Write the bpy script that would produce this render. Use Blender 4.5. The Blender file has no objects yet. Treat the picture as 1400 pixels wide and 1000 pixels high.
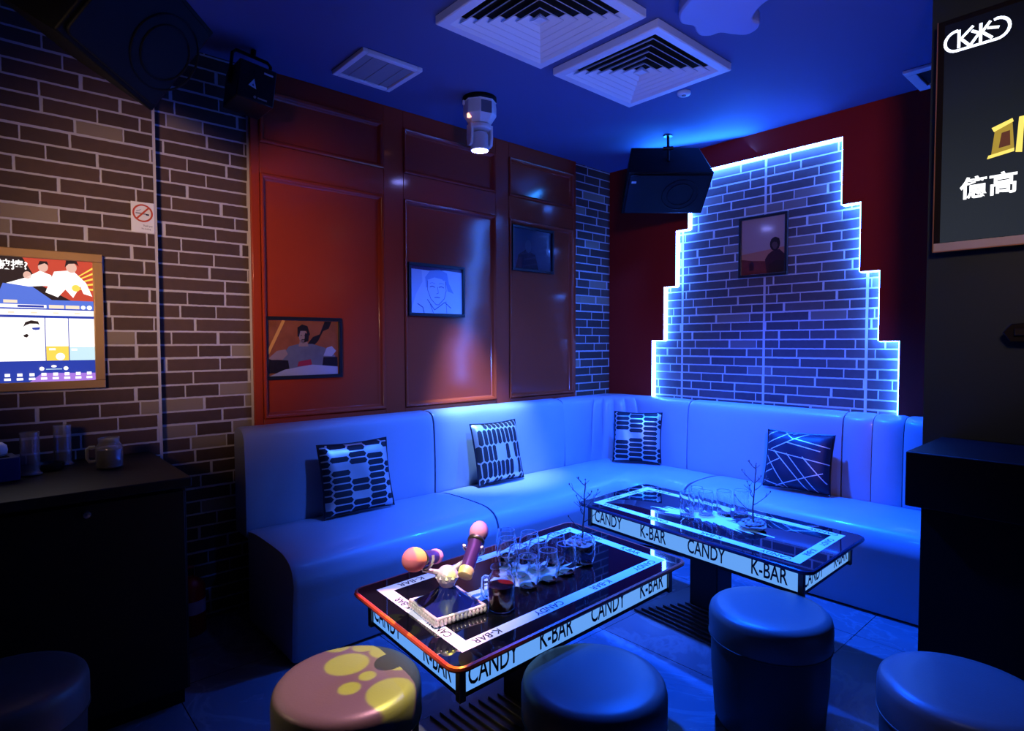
import bpy, math, random
from mathutils import Vector, Matrix, Euler
random.seed(7)
PI = math.pi
S = bpy.context.scene
COL = S.collection

# ------------------------------------------------------------------ helpers
class MB:
    """collects shapes, then links them as ONE mesh object"""
    def __init__(s):
        s.v = []; s.f = []; s.m = []
    def add(s, verts, faces, mat=0):
        b = len(s.v)
        s.v += [tuple(x) for x in verts]
        for f in faces:
            s.f.append(tuple(b + i for i in f)); s.m.append(mat)
        return s
    def box(s, x0, x1, y0, y1, z0, z1, mat=0, M=None):
        vs = [Vector((x, y, z)) for x in (x0, x1) for y in (y0, y1) for z in (z0, z1)]
        if M is not None: vs = [M @ v for v in vs]
        return s.add(vs, [(0, 1, 3, 2), (4, 6, 7, 5), (0, 4, 5, 1), (2, 3, 7, 6), (0, 2, 6, 4), (1, 5, 7, 3)], mat)
    def quad(s, a, b, c, d, mat=0):
        return s.add([a, b, c, d], [(0, 1, 2, 3)], mat)
    def lathe(s, prof, seg=32, c=(0, 0, 0), mat=0, M=None, caps=True):
        vs = []; n = len(prof)
        for i in range(seg):
            a = 2 * PI * i / seg
            for r, z in prof:
                v = Vector((r * math.cos(a), r * math.sin(a), z))
                if M is not None: v = M @ v
                vs.append(v + Vector(c))
        fs = []
        for i in range(seg):
            j = (i + 1) % seg
            for k in range(n - 1):
                fs.append((i * n + k, j * n + k, j * n + k + 1, i * n + k + 1))
        if caps:
            fs.append(tuple(i * n for i in range(seg))[::-1])
            fs.append(tuple(i * n + n - 1 for i in range(seg)))
        return s.add(vs, fs, mat)
    def tube(s, pts, r, seg=8, mat=0, closed=False):
        pts = [Vector(p) for p in pts]; n = len(pts)
        rs = r if isinstance(r, (list, tuple)) else [r] * n
        vs = []; up = None
        for i, p in enumerate(pts):
            if closed: t = (pts[(i + 1) % n] - pts[i - 1]).normalized()
            else: t = (pts[min(i + 1, n - 1)] - pts[max(i - 1, 0)]).normalized()
            if up is None:
                up = Vector((0, 0, 1)) if abs(t.z) < .9 else Vector((1, 0, 0))
            a = up - t * up.dot(t)
            if a.length < 1e-4: a = Vector((1, 0, 0)) - t * t.x
            a.normalize(); up = a; b = t.cross(a)
            for k in range(seg):
                an = 2 * PI * k / seg
                vs.append(p + rs[i] * (math.cos(an) * a + math.sin(an) * b))
        fs = []
        for i in range(n if closed else n - 1):
            j = (i + 1) % n
            for k in range(seg):
                l = (k + 1) % seg
                fs.append((i * seg + k, i * seg + l, j * seg + l, j * seg + k))
        if not closed:
            fs.append(tuple(range(seg))[::-1]); fs.append(tuple((n - 1) * seg + k for k in range(seg)))
        return s.add(vs, fs, mat)
    def prism(s, poly, z0, z1, mat=0, M=None):
        n = len(poly)
        vs = [Vector((x, y, z0)) for x, y in poly] + [Vector((x, y, z1)) for x, y in poly]
        if M is not None: vs = [M @ v for v in vs]
        fs = [tuple(range(n))[::-1], tuple(range(n, 2 * n))]
        fs += [(i, (i + 1) % n, n + (i + 1) % n, n + i) for i in range(n)]
        return s.add(vs, fs, mat)
    def flat(s, poly, z, mat=0, M=None):
        vs = [Vector((x, y, z)) for x, y in poly]
        if M is not None: vs = [M @ v for v in vs]
        return s.add(vs, [tuple(range(len(poly)))], mat)
    def mesh(s, me, M, mat=0):
        return s.add([M @ v.co for v in me.vertices], [tuple(p.vertices) for p in me.polygons], mat)
    def build(s, name, mats, parent=None, loc=None, bevel=0, sharp=35, sub=0, bseg=2):
        me = bpy.data.meshes.new(name)
        me.from_pydata(s.v, [], s.f); me.validate()
        if not isinstance(mats, (list, tuple)): mats = [mats]
        for m in mats: me.materials.append(m)
        for p, mi in zip(me.polygons, s.m): p.material_index = mi; p.use_smooth = True
        try: me.set_sharp_from_angle(angle=math.radians(sharp))
        except Exception: pass
        me.update()
        o = bpy.data.objects.new(name, me); COL.objects.link(o)
        if loc is not None: o.location = loc
        if parent is not None: o.parent = parent
        if bevel:
            b = o.modifiers.new('bevel', 'BEVEL'); b.width = bevel; b.segments = bseg; b.limit_method = 'ANGLE'
        if sub:
            m = o.modifiers.new('sub', 'SUBSURF'); m.levels = sub; m.render_levels = sub
        return o

def tag(o, label, cat, group=None):
    o['label'] = label; o['category'] = cat
    if group: o['group'] = group
    return o
def struct(o):
    o['kind'] = 'structure'; return o
def thing(name, label, cat, loc=(0, 0, 0), rotz=0, group=None, rot=None):
    o = bpy.data.objects.new(name, None); COL.objects.link(o); o.empty_display_size = .05
    o.location = loc; o.rotation_euler = rot if rot else (0, 0, rotz)
    return tag(o, label, cat, group)
def dup(root, loc, rotz, label, group=None):
    r = root.copy(); COL.objects.link(r); r.location = loc; r.rotation_euler = (0, 0, rotz)
    r['label'] = label
    if group: r['group'] = group
    for ch in list(root.children):
        c = ch.copy(); COL.objects.link(c); c.parent = r
        for g in ch.children:
            d = g.copy(); COL.objects.link(d); d.parent = c
    return r
def rrect(w, h, r, n=5):
    pts = []
    for cx, cy, a0 in ((w/2-r, h/2-r, 0), (-w/2+r, h/2-r, PI/2), (-w/2+r, -h/2+r, PI), (w/2-r, -h/2+r, 3*PI/2)):
        for i in range(n + 1):
            a = a0 + PI / 2 * i / n
            pts.append((cx + r * math.cos(a), cy + r * math.sin(a)))
    return pts
def circ(cx, cy, r, n=24, ry=None):
    ry = ry or r
    return [(cx + r * math.cos(2*PI*i/n), cy + ry * math.sin(2*PI*i/n)) for i in range(n)]
def smooth_closed(pts, n=6):
    out = []; N = len(pts)
    for i in range(N):
        p0, p1, p2, p3 = (Vector(pts[(i + k - 1) % N]) for k in range(4))
        for j in range(n):
            t = j / n
            out.append(tuple(.5 * ((2*p1) + (p2-p0)*t + (2*p0-5*p1+4*p2-p3)*t*t + (3*p1-p0-3*p2+p3)*t**3)))
    return out
_tc = {}
def text_mesh(body, bold=0.0):
    """mesh of a line of writing, scaled to height 1 (capital), centred on the origin in XY"""
    k = (body, bold)
    if k in _tc: return _tc[k]
    c = bpy.data.curves.new('writing', 'FONT'); c.body = body; c.offset = bold; c.resolution_u = 3
    o = bpy.data.objects.new('writing', c); COL.objects.link(o)
    dg = bpy.context.evaluated_depsgraph_get()
    me = bpy.data.meshes.new_from_object(o.evaluated_get(dg))
    COL.objects.unlink(o); bpy.data.objects.remove(o)
    xs = [v.co.x for v in me.vertices]; ys = [v.co.y for v in me.vertices]
    cx, cy = (min(xs)+max(xs))/2, (min(ys)+max(ys))/2
    w, h = max(xs)-min(xs), max(ys)-min(ys)
    for v in me.vertices: v.co = ((v.co.x-cx)/h, (v.co.y-cy)/h, 0)
    _tc[k] = (me, w / h); return _tc[k]
def axes(o, x, y, z=None):
    x, y = Vector(x), Vector(y); z = Vector(z) if z is not None else x.cross(y).normalized()
    M = Matrix.Identity(4)
    for i in range(3): M[i][0], M[i][1], M[i][2], M[i][3] = x[i], y[i], z[i], o[i]
    return M
def put_text(mb, body, o, xdir, ydir, height, xs=1.0, mat=0, bold=.0):
    me, asp = text_mesh(body, bold)
    x, y = Vector(xdir).normalized(), Vector(ydir).normalized()
    mb.mesh(me, axes(o, x * height * xs, y * height, x.cross(y)), mat)
    return asp * height * xs

# ------------------------------------------------------------------ materials
class X:
    """shader maths by operators"""
    def __init__(s, nt, v): s.nt = nt; s.v = v
    def op(s, o, *a):
        n = s.nt.nodes.new('ShaderNodeMath'); n.operation = o
        for i, q in enumerate((s,) + a):
            q = q.v if isinstance(q, X) else q
            if isinstance(q, (int, float)): n.inputs[i].default_value = q
            else: s.nt.links.new(q, n.inputs[i])
        return X(s.nt, n.outputs[0])
    def __add__(s, o): return s.op('ADD', o)
    __radd__ = __add__
    def __sub__(s, o): return s.op('SUBTRACT', o)
    def __rsub__(s, o): return (s * -1) + o
    def __mul__(s, o): return s.op('MULTIPLY', o)
    __rmul__ = __mul__
    def __truediv__(s, o): return s.op('DIVIDE', o)
    def floor(s): return s.op('FLOOR')
    def fract(s): return s.op('FRACT')
    def abs(s): return s.op('ABSOLUTE')
    def sin(s): return s.op('SINE')
    def min(s, o): return s.op('MINIMUM', o)
    def max(s, o): return s.op('MAXIMUM', o)
    def lt(s, o): return s.op('LESS_THAN', o)
    def gt(s, o): return s.op('GREATER_THAN', o)
    def mod(s, o): return s.op('FLOORED_MODULO', o)
    def smooth(s, a, b):
        n = s.nt.nodes.new('ShaderNodeMapRange'); n.interpolation_type = 'SMOOTHSTEP'
        s.nt.links.new(s.v, n.inputs[0]); n.inputs[1].default_value = a; n.inputs[2].default_value = b
        return X(s.nt, n.outputs[0])

def mat(name, base=(.5, .5, .5), rough=.5, metal=0, emit=None, es=0, trans=0, ior=1.45, coat=0, spec=None, alpha=1, noise=None, bump=None):
    m = bpy.data.materials.new(name); m.use_nodes = True
    nt = m.node_tree; b = nt.nodes['Principled BSDF']
    b.inputs['Base Color'].default_value = (*base, 1); b.inputs['Roughness'].default_value = rough
    b.inputs['Metallic'].default_value = metal; b.inputs['IOR'].default_value = ior
    b.inputs['Transmission Weight'].default_value = trans; b.inputs['Coat Weight'].default_value = coat
    b.inputs['Coat Roughness'].default_value = .08; b.inputs['Alpha'].default_value = alpha
    if spec is not None: b.inputs['Specular IOR Level'].default_value = spec
    if emit: b.inputs['Emission Color'].default_value = (*emit, 1); b.inputs['Emission Strength'].default_value = es
    co = nt.nodes.new('ShaderNodeTexCoord')
    if noise:                                   # (scale, amount, [second colour])
        n = nt.nodes.new('ShaderNodeTexNoise'); n.inputs['Scale'].default_value = noise[0]; n.inputs['Detail'].default_value = 4
        nt.links.new(co.outputs['Object'], n.inputs['Vector'])
        mx = nt.nodes.new('ShaderNodeMix'); mx.data_type = 'RGBA'
        c2 = noise[2] if len(noise) > 2 else tuple(c * (1 - noise[1]) for c in base)
        mx.inputs[6].default_value = (*base, 1); mx.inputs[7].default_value = (*c2, 1)
        nt.links.new(n.outputs['Fac'], mx.inputs[0]); nt.links.new(mx.outputs[2], b.inputs['Base Color'])
    if bump:                                    # (scale, strength)
        n = nt.nodes.new('ShaderNodeTexNoise'); n.inputs['Scale'].default_value = bump[0]; n.inputs['Detail'].default_value = 3
        nt.links.new(co.outputs['Object'], n.inputs['Vector'])
        bp = nt.nodes.new('ShaderNodeBump'); bp.inputs['Strength'].default_value = bump[1]; bp.inputs['Distance'].default_value = .004
        nt.links.new(n.outputs['Fac'], bp.inputs['Height']); nt.links.new(bp.outputs[0], b.inputs['Normal'])
    return m

def xyz(nt, out='Object'):
    co = nt.nodes.new('ShaderNodeTexCoord'); sp = nt.nodes.new('ShaderNodeSeparateXYZ')
    nt.links.new(co.outputs[out], sp.inputs[0])
    return [X(nt, sp.outputs[i]) for i in range(3)], co
def white(nt, a, b):
    c = nt.nodes.new('ShaderNodeCombineXYZ')
    for i, q in enumerate((a, b)):
        nt.links.new(q.v, c.inputs[i])
    w = nt.nodes.new('ShaderNodeTexWhiteNoise'); w.noise_dimensions = '2D'
    nt.links.new(c.outputs[0], w.inputs[0]); return X(nt, w.outputs[0])
def mixc(nt, fac, a, b):
    n = nt.nodes.new('ShaderNodeMix'); n.data_type = 'RGBA'
    nt.links.new(fac.v, n.inputs[0])
    for i, q in ((6, a), (7, b)):
        if isinstance(q, tuple): n.inputs[i].default_value = (*q, 1)
        else: nt.links.new(q, n.inputs[i])
    return n.outputs[2]

def brick_mat(name, axis, dark, mid, light, mortar, seams=(), zoff=0.0, rough=.8, H=.0621):
    m = mat(name, rough=rough); nt = m.node_tree; b = nt.nodes['Principled BSDF']
    (px, py, pz), co = xyz(nt)
    u = (px, py)[axis]
    ns = nt.nodes.new('ShaderNodeTexNoise'); ns.inputs['Scale'].default_value = 45; ns.inputs['Detail'].default_value = 2
    nt.links.new(co.outputs['Object'], ns.inputs['Vector']); nz = X(nt, ns.outputs['Fac']) - .5
    W = .205
    z = (pz - zoff) / H + nz * .05
    row = z.floor(); fz = z.fract()
    uu = u / W + row.mod(2) * .5 + (row * 1.37).sin() * .16 + nz * .014
    uv = uu + (uu * 2.2 + row * 1.9).sin() * .20
    col = uv.floor(); fu = uv.fract()
    du = fu.min(1 - fu) * W; dz = fz.min(1 - fz) * H
    thick = (row.mod(5)).lt(.5) * .0022 * (fz.lt(.5))
    d = du.min(dz - thick)
    for sx in seams: d = d.min(((u - sx).abs() - .0035).max(0))
    mask = d.smooth(.0030, .0054)                       # 1 on brick
    r1 = white(nt, row, col)
    n2 = nt.nodes.new('ShaderNodeTexNoise'); n2.inputs['Scale'].default_value = 28; n2.inputs['Detail'].default_value = 5
    nt.links.new(co.outputs['Object'], n2.inputs['Vector'])
    c1 = mixc(nt, (r1 * .6 + X(nt, n2.outputs['Fac']) * .5), dark, mid)
    c2 = mixc(nt, r1.gt(.93), c1, light)
    c3 = mixc(nt, mask, mortar, c2)
    nt.links.new(c3, b.inputs['Base Color'])
    bp = nt.nodes.new('ShaderNodeBump'); bp.inputs['Strength'].default_value = .5; bp.inputs['Distance'].default_value = .004
    h = mask + X(nt, n2.outputs['Fac']) * .35
    nt.links.new(h.v, bp.inputs['Height']); nt.links.new(bp.outputs[0], b.inputs['Normal'])
    return m

def hex_cushion_mat(name, rot=False, seed=0.0):
    m = mat(name, rough=.3); nt = m.node_tree; b = nt.nodes['Principled BSDF']
    (px, py, pz), co = xyz(nt)
    a, c = (py, px) if rot else (px, py)
    W, H = .098, .034
    p = a / W + 0.55; col = p.floor(); fa = p.fract() - .5
    q = c / H + col.mod(2) * .5 + .25; row = q.floor(); fc = q.fract() - .5
    shape = fc.abs() + ((fa.abs() - .40) * 3.6).max(0)
    black = shape.lt(.405)
    rnd = white(nt, row + seed, col + seed * 2)
    black = black * rnd.lt(.74)
    front = pz.gt(-.004)
    edge = (px.abs().max(py.abs())).lt(.186)
    silver = 1 - (black * edge)
    silver = silver * edge * front
    nt.links.new(mixc(nt, silver, (.006, .006, .010), (.62, .60, .60)), b.inputs['Base Color'])
    nt.links.new((silver * .75).v, b.inputs['Metallic'])
    nt.links.new((.62 - silver * .22).v, b.inputs['Roughness'])
    return m

def line_cushion_mat(name):
    m = mat(name, rough=.5); nt = m.node_tree; b = nt.nodes['Principled BSDF']
    (px, py, pz), co = xyz(nt)
    tot = None
    segs = [(-.19, .05, .19, -.005), (-.19, .05, -.02, -.19), (-.12, .045, .085, -.17), (-.05, .035, .15, -.19), (.04, .025, .17, -.11),
            (-.19, -.06, -.085, .0), (-.19, -.10, -.12, -.065), (-.11, -.16, .15, -.055), (-.19, .07, -.04, .16), (-.14, .05, .05, .16), (-.19, .12, -.09, .19),
            (-.12, .19, -.02, .12), (-.02, .125, .17, .09), (-.06, .10, .13, .065), (-.19, -.13, -.02, -.17), (-.03, .15, .03, .18)]
    for x0, y0, x1, y1 in segs:
        L = math.hypot(x1-x0, y1-y0); tx, ty = (x1-x0)/L, (y1-y0)/L
        dn = ((px - x0) * -ty + (py - y0) * tx).abs()
        al = (px - x0) * tx + (py - y0) * ty
        k = dn.lt(.0026) * al.gt(0) * al.lt(L)
        tot = k if tot is None else tot.max(k)
    tot = tot * pz.gt(0)
    nt.links.new(mixc(nt, tot, (.008, .012, .035), (.75, .70, .66)), b.inputs['Base Color'])
    nt.links.new((tot * .6).v, b.inputs['Metallic'])
    return m

def floor_mat():
    m = mat('dark polished floor', rough=.28); nt = m.node_tree; b = nt.nodes['Principled BSDF']
    (px, py, pz), co = xyz(nt)
    n = nt.nodes.new('ShaderNodeTexNoise'); n.inputs['Scale'].default_value = 2.2; n.inputs['Detail'].default_value = 8; n.inputs['Distortion'].default_value = 1.6
    nt.links.new(co.outputs['Object'], n.inputs['Vector'])
    vein = ((X(nt, n.outputs['Fac']) - .5).abs()).smooth(.0, .03)
    c = mixc(nt, vein, (.185, .18, .20), (.135, .135, .155))
    fx, fy = (px / .8 + .3).fract(), (py / .8 + .15).fract()
    g = fx.min(1 - fx).min(fy.min(1 - fy)).lt(.0022)
    nt.links.new(mixc(nt, g, c, (.01, .01, .012)), b.inputs['Base Color'])
    nt.links.new((X(nt, n.outputs['Fac']) * .12 + .2).v, b.inputs['Roughness'])
    return m

M_floor = floor_mat()
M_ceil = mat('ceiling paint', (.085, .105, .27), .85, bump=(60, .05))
M_red = mat('red gloss paint', (.40, .042, .012), .55, spec=.1, coat=.6, noise=(3, .12))
M_red.node_tree.nodes['Principled BSDF'].inputs['Coat Roughness'].default_value = .14
M_dred = mat('dark red paint', (.30, .020, .014), .6, spec=.15, noise=(3, .15))
M_brickL = brick_mat('brown brick', 1, (.045, .026, .020), (.105, .056, .041), (.24, .18, .13), (.50, .46, .48), seams=(-3.239, -2.821, -.429), zoff=.02)
M_brickB = brick_mat('feature brick', 0, (.045, .035, .045), (.11, .085, .09), (.16, .13, .13), (.50, .48, .50), seams=(.647, 1.264, 1.88), zoff=.93, H=.0595)
M_dark = mat('dark grey laminate', (.019, .038, .044), .5, spec=.3)
M_black = mat('black laminate', (.004, .004, .004), .5, spec=.2)
M_wood = mat('black brown wood', (.016, .011, .009), .5, spec=.25, noise=(8, .4))
M_leather = mat('grey blue leather', (.33, .35, .42), .36, noise=(2.5, .12), bump=(140, .10), coat=.12)
M_seam = mat('dark seam', (.05, .06, .09), .7)
M_stool = mat('taupe leather', (.115, .102, .095), .38, bump=(160, .08))
M_stool_shaded = mat('taupe leather shaded', (.060, .053, .046), .5, spec=.3, bump=(160, .08))  # same leather darkened, shade of the sides put into the colour
M_bglass = mat('black glass', (.004, .005, .010), .025, ior=1.55, coat=0)
M_strip = mat('white printed strip', (.80, .80, .82), .35, emit=(.12, .35, 1), es=.22)  # faint blue glow added to the print, which is no lamp
M_side = mat('lit side panel', (.03, .03, .03), .35, spec=.2, emit=(.14, .40, 1.0), es=.9)
M_ink = mat('black ink', (.004, .004, .012), .4)
M_ink2 = mat('navy ink', (.003, .005, .03), .5)
M_rim_red = mat('red copper edge', (.75, .085, .045), .32, metal=.15)
M_rim_dk = mat('polished dark edge', (.02, .025, .05), .12)
M_blkmetal = mat('black metal', (.012, .012, .013), .42, metal=.4)
M_post = mat('gunmetal post', (.12, .11, .10), .35, metal=.8)
M_white = mat('white plastic', (.72, .72, .75), .4)
M_grille = mat('grey mesh', (.30, .30, .33), .6)
M_vent = mat('white vent enamel', (.78, .78, .84), .4)
M_gap = mat('dark void', (.002, .002, .003), .9)
M_spk = mat('speaker black', (.0025, .0028, .004), .6, spec=.15, bump=(300, .15))
M_spkgr = mat('speaker grille', (.003, .004, .008), .55, spec=.15, bump=(500, .3))
M_frame = mat('black picture frame', (.012, .012, .014), .35)
M_gold = mat('gold frame', (.62, .36, .15), .35, metal=.3, noise=(6, .3))
M_glass = mat('clear glass', (1, 1, 1), .0, trans=1, ior=1.45)
M_silver = mat('silver chased metal', (.86, .84, .80), .28, metal=.35, bump=(90, .5))
M_bluegl = mat('blue glazed body', (.01, .018, .16), .12, coat=.5)
M_pink = mat('pink foam', (.90, .42, .62), .85)
M_coral = mat('coral foam', (.85, .22, .26), .85)
M_purple = mat('purple metal', (.14, .06, .30), .28, metal=.6)
M_goldring = mat('pale gold ring', (.85, .70, .28), .4, metal=.2)
M_drink = mat('red drink', (.42, .016, .022), .25, noise=(30, .3))
M_twig = mat('bare twig bark', (.17, .12, .11), .8)
M_stone = mat('speckled stone', (.55, .42, .36), .85, noise=(60, .8, (.22, .05, .03)), bump=(70, .8))
M_led = mat('white blue led', (.8, .9, 1), .4, emit=(.040, .17, 1.0), es=85)
M_lens = mat('lit lamp lens', (.9, .95, 1), .2, emit=(.24, .26, 1), es=55)
M_reddot = mat('red indicator', (.8, .1, .05), .3, emit=(1, .35, .25), es=3)
M_sticker = mat('white sticker', (.75, .75, .78), .5)
M_extred = mat('red enamel', (.35, .012, .012), .3)
M_bluebox = mat('blue carton', (.02, .035, .16), .5)
M_ring = mat('red print', (.50, .06, .03), .5)
def glow(name, col, s, base=None): return mat(name, base or tuple(c*.2 for c in col), .35, emit=col, es=s)

# ------------------------------------------------------------------ camera
yaw, pitch, roll = 2.41171853, -.0380982888, -.00282794161
d = Vector((math.cos(yaw)*math.cos(pitch), math.sin(yaw)*math.cos(pitch), math.sin(pitch)))
r = Vector((math.sin(yaw), -math.cos(yaw), 0)); u = r.cross(d)
r2 = math.cos(roll)*r + math.sin(roll)*u; u2 = -math.sin(roll)*r + math.cos(roll)*u
cam = bpy.data.cameras.new('camera'); cam.lens = 36*816.25/1400; cam.sensor_width = 36; cam.clip_start = .05
co = bpy.data.objects.new('camera', cam); COL.objects.link(co)
co.matrix_world = axes((3.10799, -3.84827, 1.33005), r2, u2, -d)
S.camera = co

# ------------------------------------------------------------------ room shell
CE = 2.7; XR, YF = 4.4, -5.2
struct(MB().box(-.2, XR, YF, .2, -.1, 0).build('floor', M_floor))
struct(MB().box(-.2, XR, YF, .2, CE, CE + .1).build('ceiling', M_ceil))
w = MB()
w.box(-.2, .05, YF, -3.235, 0, CE, 0)            # brick pier that stands proud
w.box(-.2, 0, -3.235, -2.817, 0, CE, 0)
w.box(-.2, 0, -2.817, -.43, 0, CE, 1)
w.box(-.2, 0, -.43, .2, 0, CE, 0)
struct(w.build('wall_left', [M_brickL, M_red]))
# back wall with stepped opening: built in vertical strips above the stair outline
steps = [(.41, .515, 1.345), (.515, .615, 1.745), (.615, .715, 2.15), (.715, 1.748, 2.545), (1.748, 1.852, 2.145), (1.852, 1.957, 1.74), (1.957, 2.062, 1.335)]
w = MB()
w.box(0, .41, 0, .2, 0, CE); w.box(2.062, XR, 0, .2, 0, CE)
for x0, x1, zt in steps: w.box(x0, x1, 0, .2, zt, CE)
w.box(.41, 2.062, 0, .2, 0, .86)
struct(w.build('wall_back', M_dred))
struct(MB().box(XR, XR + .1, YF, .2, 0, CE).build('wall_right', M_dark))
struct(MB().box(-.2, XR, YF - .1, YF, 0, CE).build('wall_front', M_dark))
struct(MB().box(2.437, XR, -1.06, -.95, 0, CE).build('wall_partition', M_dark))

# red panelling on the left wall
t = MB()
T = .022
ys = [(-2.817, -2.775), (-2.077, -1.945), (-1.23, -1.112), (-.46, -.43)]
for a, b in ys: t.box(0, T, a, b, .86, CE)
bays = [(-2.775, -2.077), (-1.945, -1.23), (-1.112, -.46)]
for a, b in bays:
    t.box(0, T, a, b, 2.60, CE); t.box(0, T, a, b, 2.185, 2.335); t.box(0, T, a, b, .86, .945)
tr = struct(t.build('trim_1', M_red, bevel=.003))
def moulding(y0, y1, z0, z1):
    prof = [(0.0, T + .004), (.006, T + .012), (.014, T + .010), (.022, T - .004), (.030, .004), (.034, .0015)]
    vs = []; fs = []; n = len(prof)
    for dd, x in prof:
        vs += [(x, y0 + dd, z0 + dd), (x, y1 - dd, z0 + dd), (x, y1 - dd, z1 - dd), (x, y0 + dd, z1 - dd)]
    for i in range(n - 1):
        for k in range(4):
            l = (k + 1) % 4
            fs.append((i*4 + k, i*4 + l, (i+1)*4 + l, (i+1)*4 + k))
    return MB().add(vs, fs)
for a, b in bays:
    moulding(a, b, .945, 2.185).build('panel_moulding', M_red, tr, sharp=50)
    moulding(a, b, 2.335, 2.60).build('panel_moulding', M_red, tr, sharp=50)
    MB().box(.0005, .003, a + .03, b - .03, .975, 2.155).build('panel_field', M_red, tr)
    MB().box(.0005, .003, a + .03, b - .03, 2.365, 2.57).build('panel_field', M_red, tr)

# stepped brick feature with led outline
bp = thing('brick_feature_panel', 'tall stepped panel of brick edged with glowing blue white light on the dark red wall', 'wall panel', (0, 0, 0))
poly = [(.41, .86)]
for x0, x1, zt in steps: poly += [(x0, zt), (x1, zt)]
poly += [(2.062, .86)]
D = .048
MB().add([(1.236 + (x-1.236)*.998, D, z - .0015 if z > .9 else z + .002) for x, z in poly], [tuple(range(len(poly)))]).build('brick_face', M_brickB, bp)
l = MB()
for (xa, za), (xb, zb) in zip(poly[:-1], poly[1:]):
    if abs(xa - xb) > abs(za - zb):
        l.box(min(xa, xb) + .002, max(xa, xb) - .002, .006, D - .001, za - .006, za - .001)
    else:
        s_ = 1 if (xa < 1.2) else -1
        l.box(min(xa + s_*.001, xa + s_*.006), max(xa + s_*.001, xa + s_*.006), .006, D - .001, max(min(za, zb), .863), max(za, zb) - .0015)
l.build('led_strip', M_led, bp)

# ------------------------------------------------------------------ corner sofa
def fillet(p0, c, p1, rad, n):
    """polyline p0 -> c -> p1 with the corner rounded"""
    p0, c, p1 = Vector(p0), Vector(c), Vector(p1)
    a = (p0 - c).normalized(); b = (p1 - c).normalized()
    A, B = c + a*rad, c + b*rad; O = c + (a + b)*rad
    arc = []
    for i in range(n + 1):
        an = PI/2*i/n
        arc.append(O - b*rad*math.cos(an) - a*rad*math.sin(an))
    return A, B, arc
def frames(kind, s0, s1, n):
    """list of (wall_point, direction) for straight pieces"""
    out = []
    for i in range(n + 1):
        t_ = s0 + (s1 - s0)*i/n
        out.append(((0, t_), (1, 0)) if kind == 'L' else ((t_, 0), (0, -1)))
    return out
def sweep(mb, sections, mat=0):
    """sections: list of closed rings of 3D points"""
    n = len(sections[0]); vs = []; fs = []
    for s_ in sections: vs += s_
    for i in range(len(sections) - 1):
        for k in range(n):
            l_ = (k + 1) % n
            fs.append((i*n + k, i*n + l_, (i+1)*n + l_, (i+1)*n + k))
    fs.append(tuple(range(n))); fs.append(tuple((len(sections)-1)*n + k for k in range(n))[::-1])
    return mb.add(vs, fs, mat)
def inset(prof, k):
    cx = sum(p[0] for p in prof)/len(prof); cz = sum(p[1] for p in prof)/len(prof)
    return [(cx + (x-cx)*(1-k), cz + (z-cz)*(1-k)) for x, z in prof]
def curve_prof(pts, n=4):
    out = []
    for i in range(len(pts) - 1):
        p0 = Vector(pts[max(i-1, 0)]); p1 = Vector(pts[i]); p2 = Vector(pts[i+1]); p3 = Vector(pts[min(i+2, len(pts)-1)])
        for j in range(n):
            t_ = j/n
            out.append(tuple(.5*((2*p1)+(p2-p0)*t_+(2*p0-5*p1+4*p2-p3)*t_*t_+(3*p1-p0-3*p2+p3)*t_**3)))
    out.append(tuple(pts[-1])); return out
def seat_prof(f):          # f = depth of the front edge
    return [(.195, .012), (.195, .40)] + curve_prof([(.195, .445), (.27, .457), (.42, .461), (f-.14, .456), (f-.06, .437), (f-.02, .405), (f, .35), (f-.004, .30), (f-.012, .25)]) + [(f-.03, .02), (f-.036, .012)]
def back_prof(b):          # b = how far the padding bulges here
    return [(.03, .40), (.03, .86)] + curve_prof([(.032, .895), (.055, .921), (.10, .926), (.145, .916), (.172+b, .885), (.184+b, .80), (.190+b, .66), (.192+b*.6, .52), (.188, .40)])
sofa = thing('corner_sofa', 'long grey leather corner sofa with padded back lit blue along two walls', 'sofa', (0, 0, 0))
def straight(kind, s0, s1, profs, n=10, gap=.006, k=.035):
    secs = []; L = s1 - s0; sg = 1 if L > 0 else -1; L = abs(L)
    ts = [0, .008/L, .022/L] + [.022/L + (1-.044/L)*i/n for i in range(1, n)] + [1-.022/L, 1-.008/L, 1]
    for i, t_ in enumerate(ts):
        e = min(t_, 1-t_)*L
        kk = k if e < .002 else (k*.35 if e < .012 else 0)
        pr = inset(profs(t_), kk)
        q = s0 + sg*(gap + (L-2*gap)*t_)
        if kind == 'L': secs.append([(dx, q, z) for dx, z in pr])
        else: secs.append([(q, -dx, z) for dx, z in pr])
    return secs
def corner(profs, y0, x1, dB, dFx, dFy, rB, rF, n=20, k=.03, gap=.006):
    """piece that turns the corner: from (., y0) up the left wall to (x1, .) along the back wall. Profile depth d is
    interpolated between the back path (d=dB) and the front path."""
    def path(cx, cy, rad):
        A, B, arc = fillet((cx, y0), (cx, cy), (x1, cy), rad, n)
        pts = []
        for i in range(6): pts.append(Vector((cx, y0 + gap)).lerp(A, i/6))
        pts += arc
        for i in range(1, 7): pts.append(B.lerp(Vector((x1 - gap, cy)), i/6))
        return pts
    Bp = path(dB, -dB, rB); Fp = path(dFx, -dFy, rF)
    secs = []; N = len(Bp)
    for i, (b, f) in enumerate(zip(Bp, Fp)):
        t_ = i/(N-1)
        kk = k if i in (0, N-1) else 0
        pr = inset(profs(t_), kk)
        f0 = max(p[0] for p in pr)
        ring = []
        for dx, z in pr:
            a = (dx - dB)/(dFx - dB)
            p = b + (f - b)*a
            ring.append((p.x, p.y, z))
        secs.append(ring)
    return secs
F1, F2 = .755, .665
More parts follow.
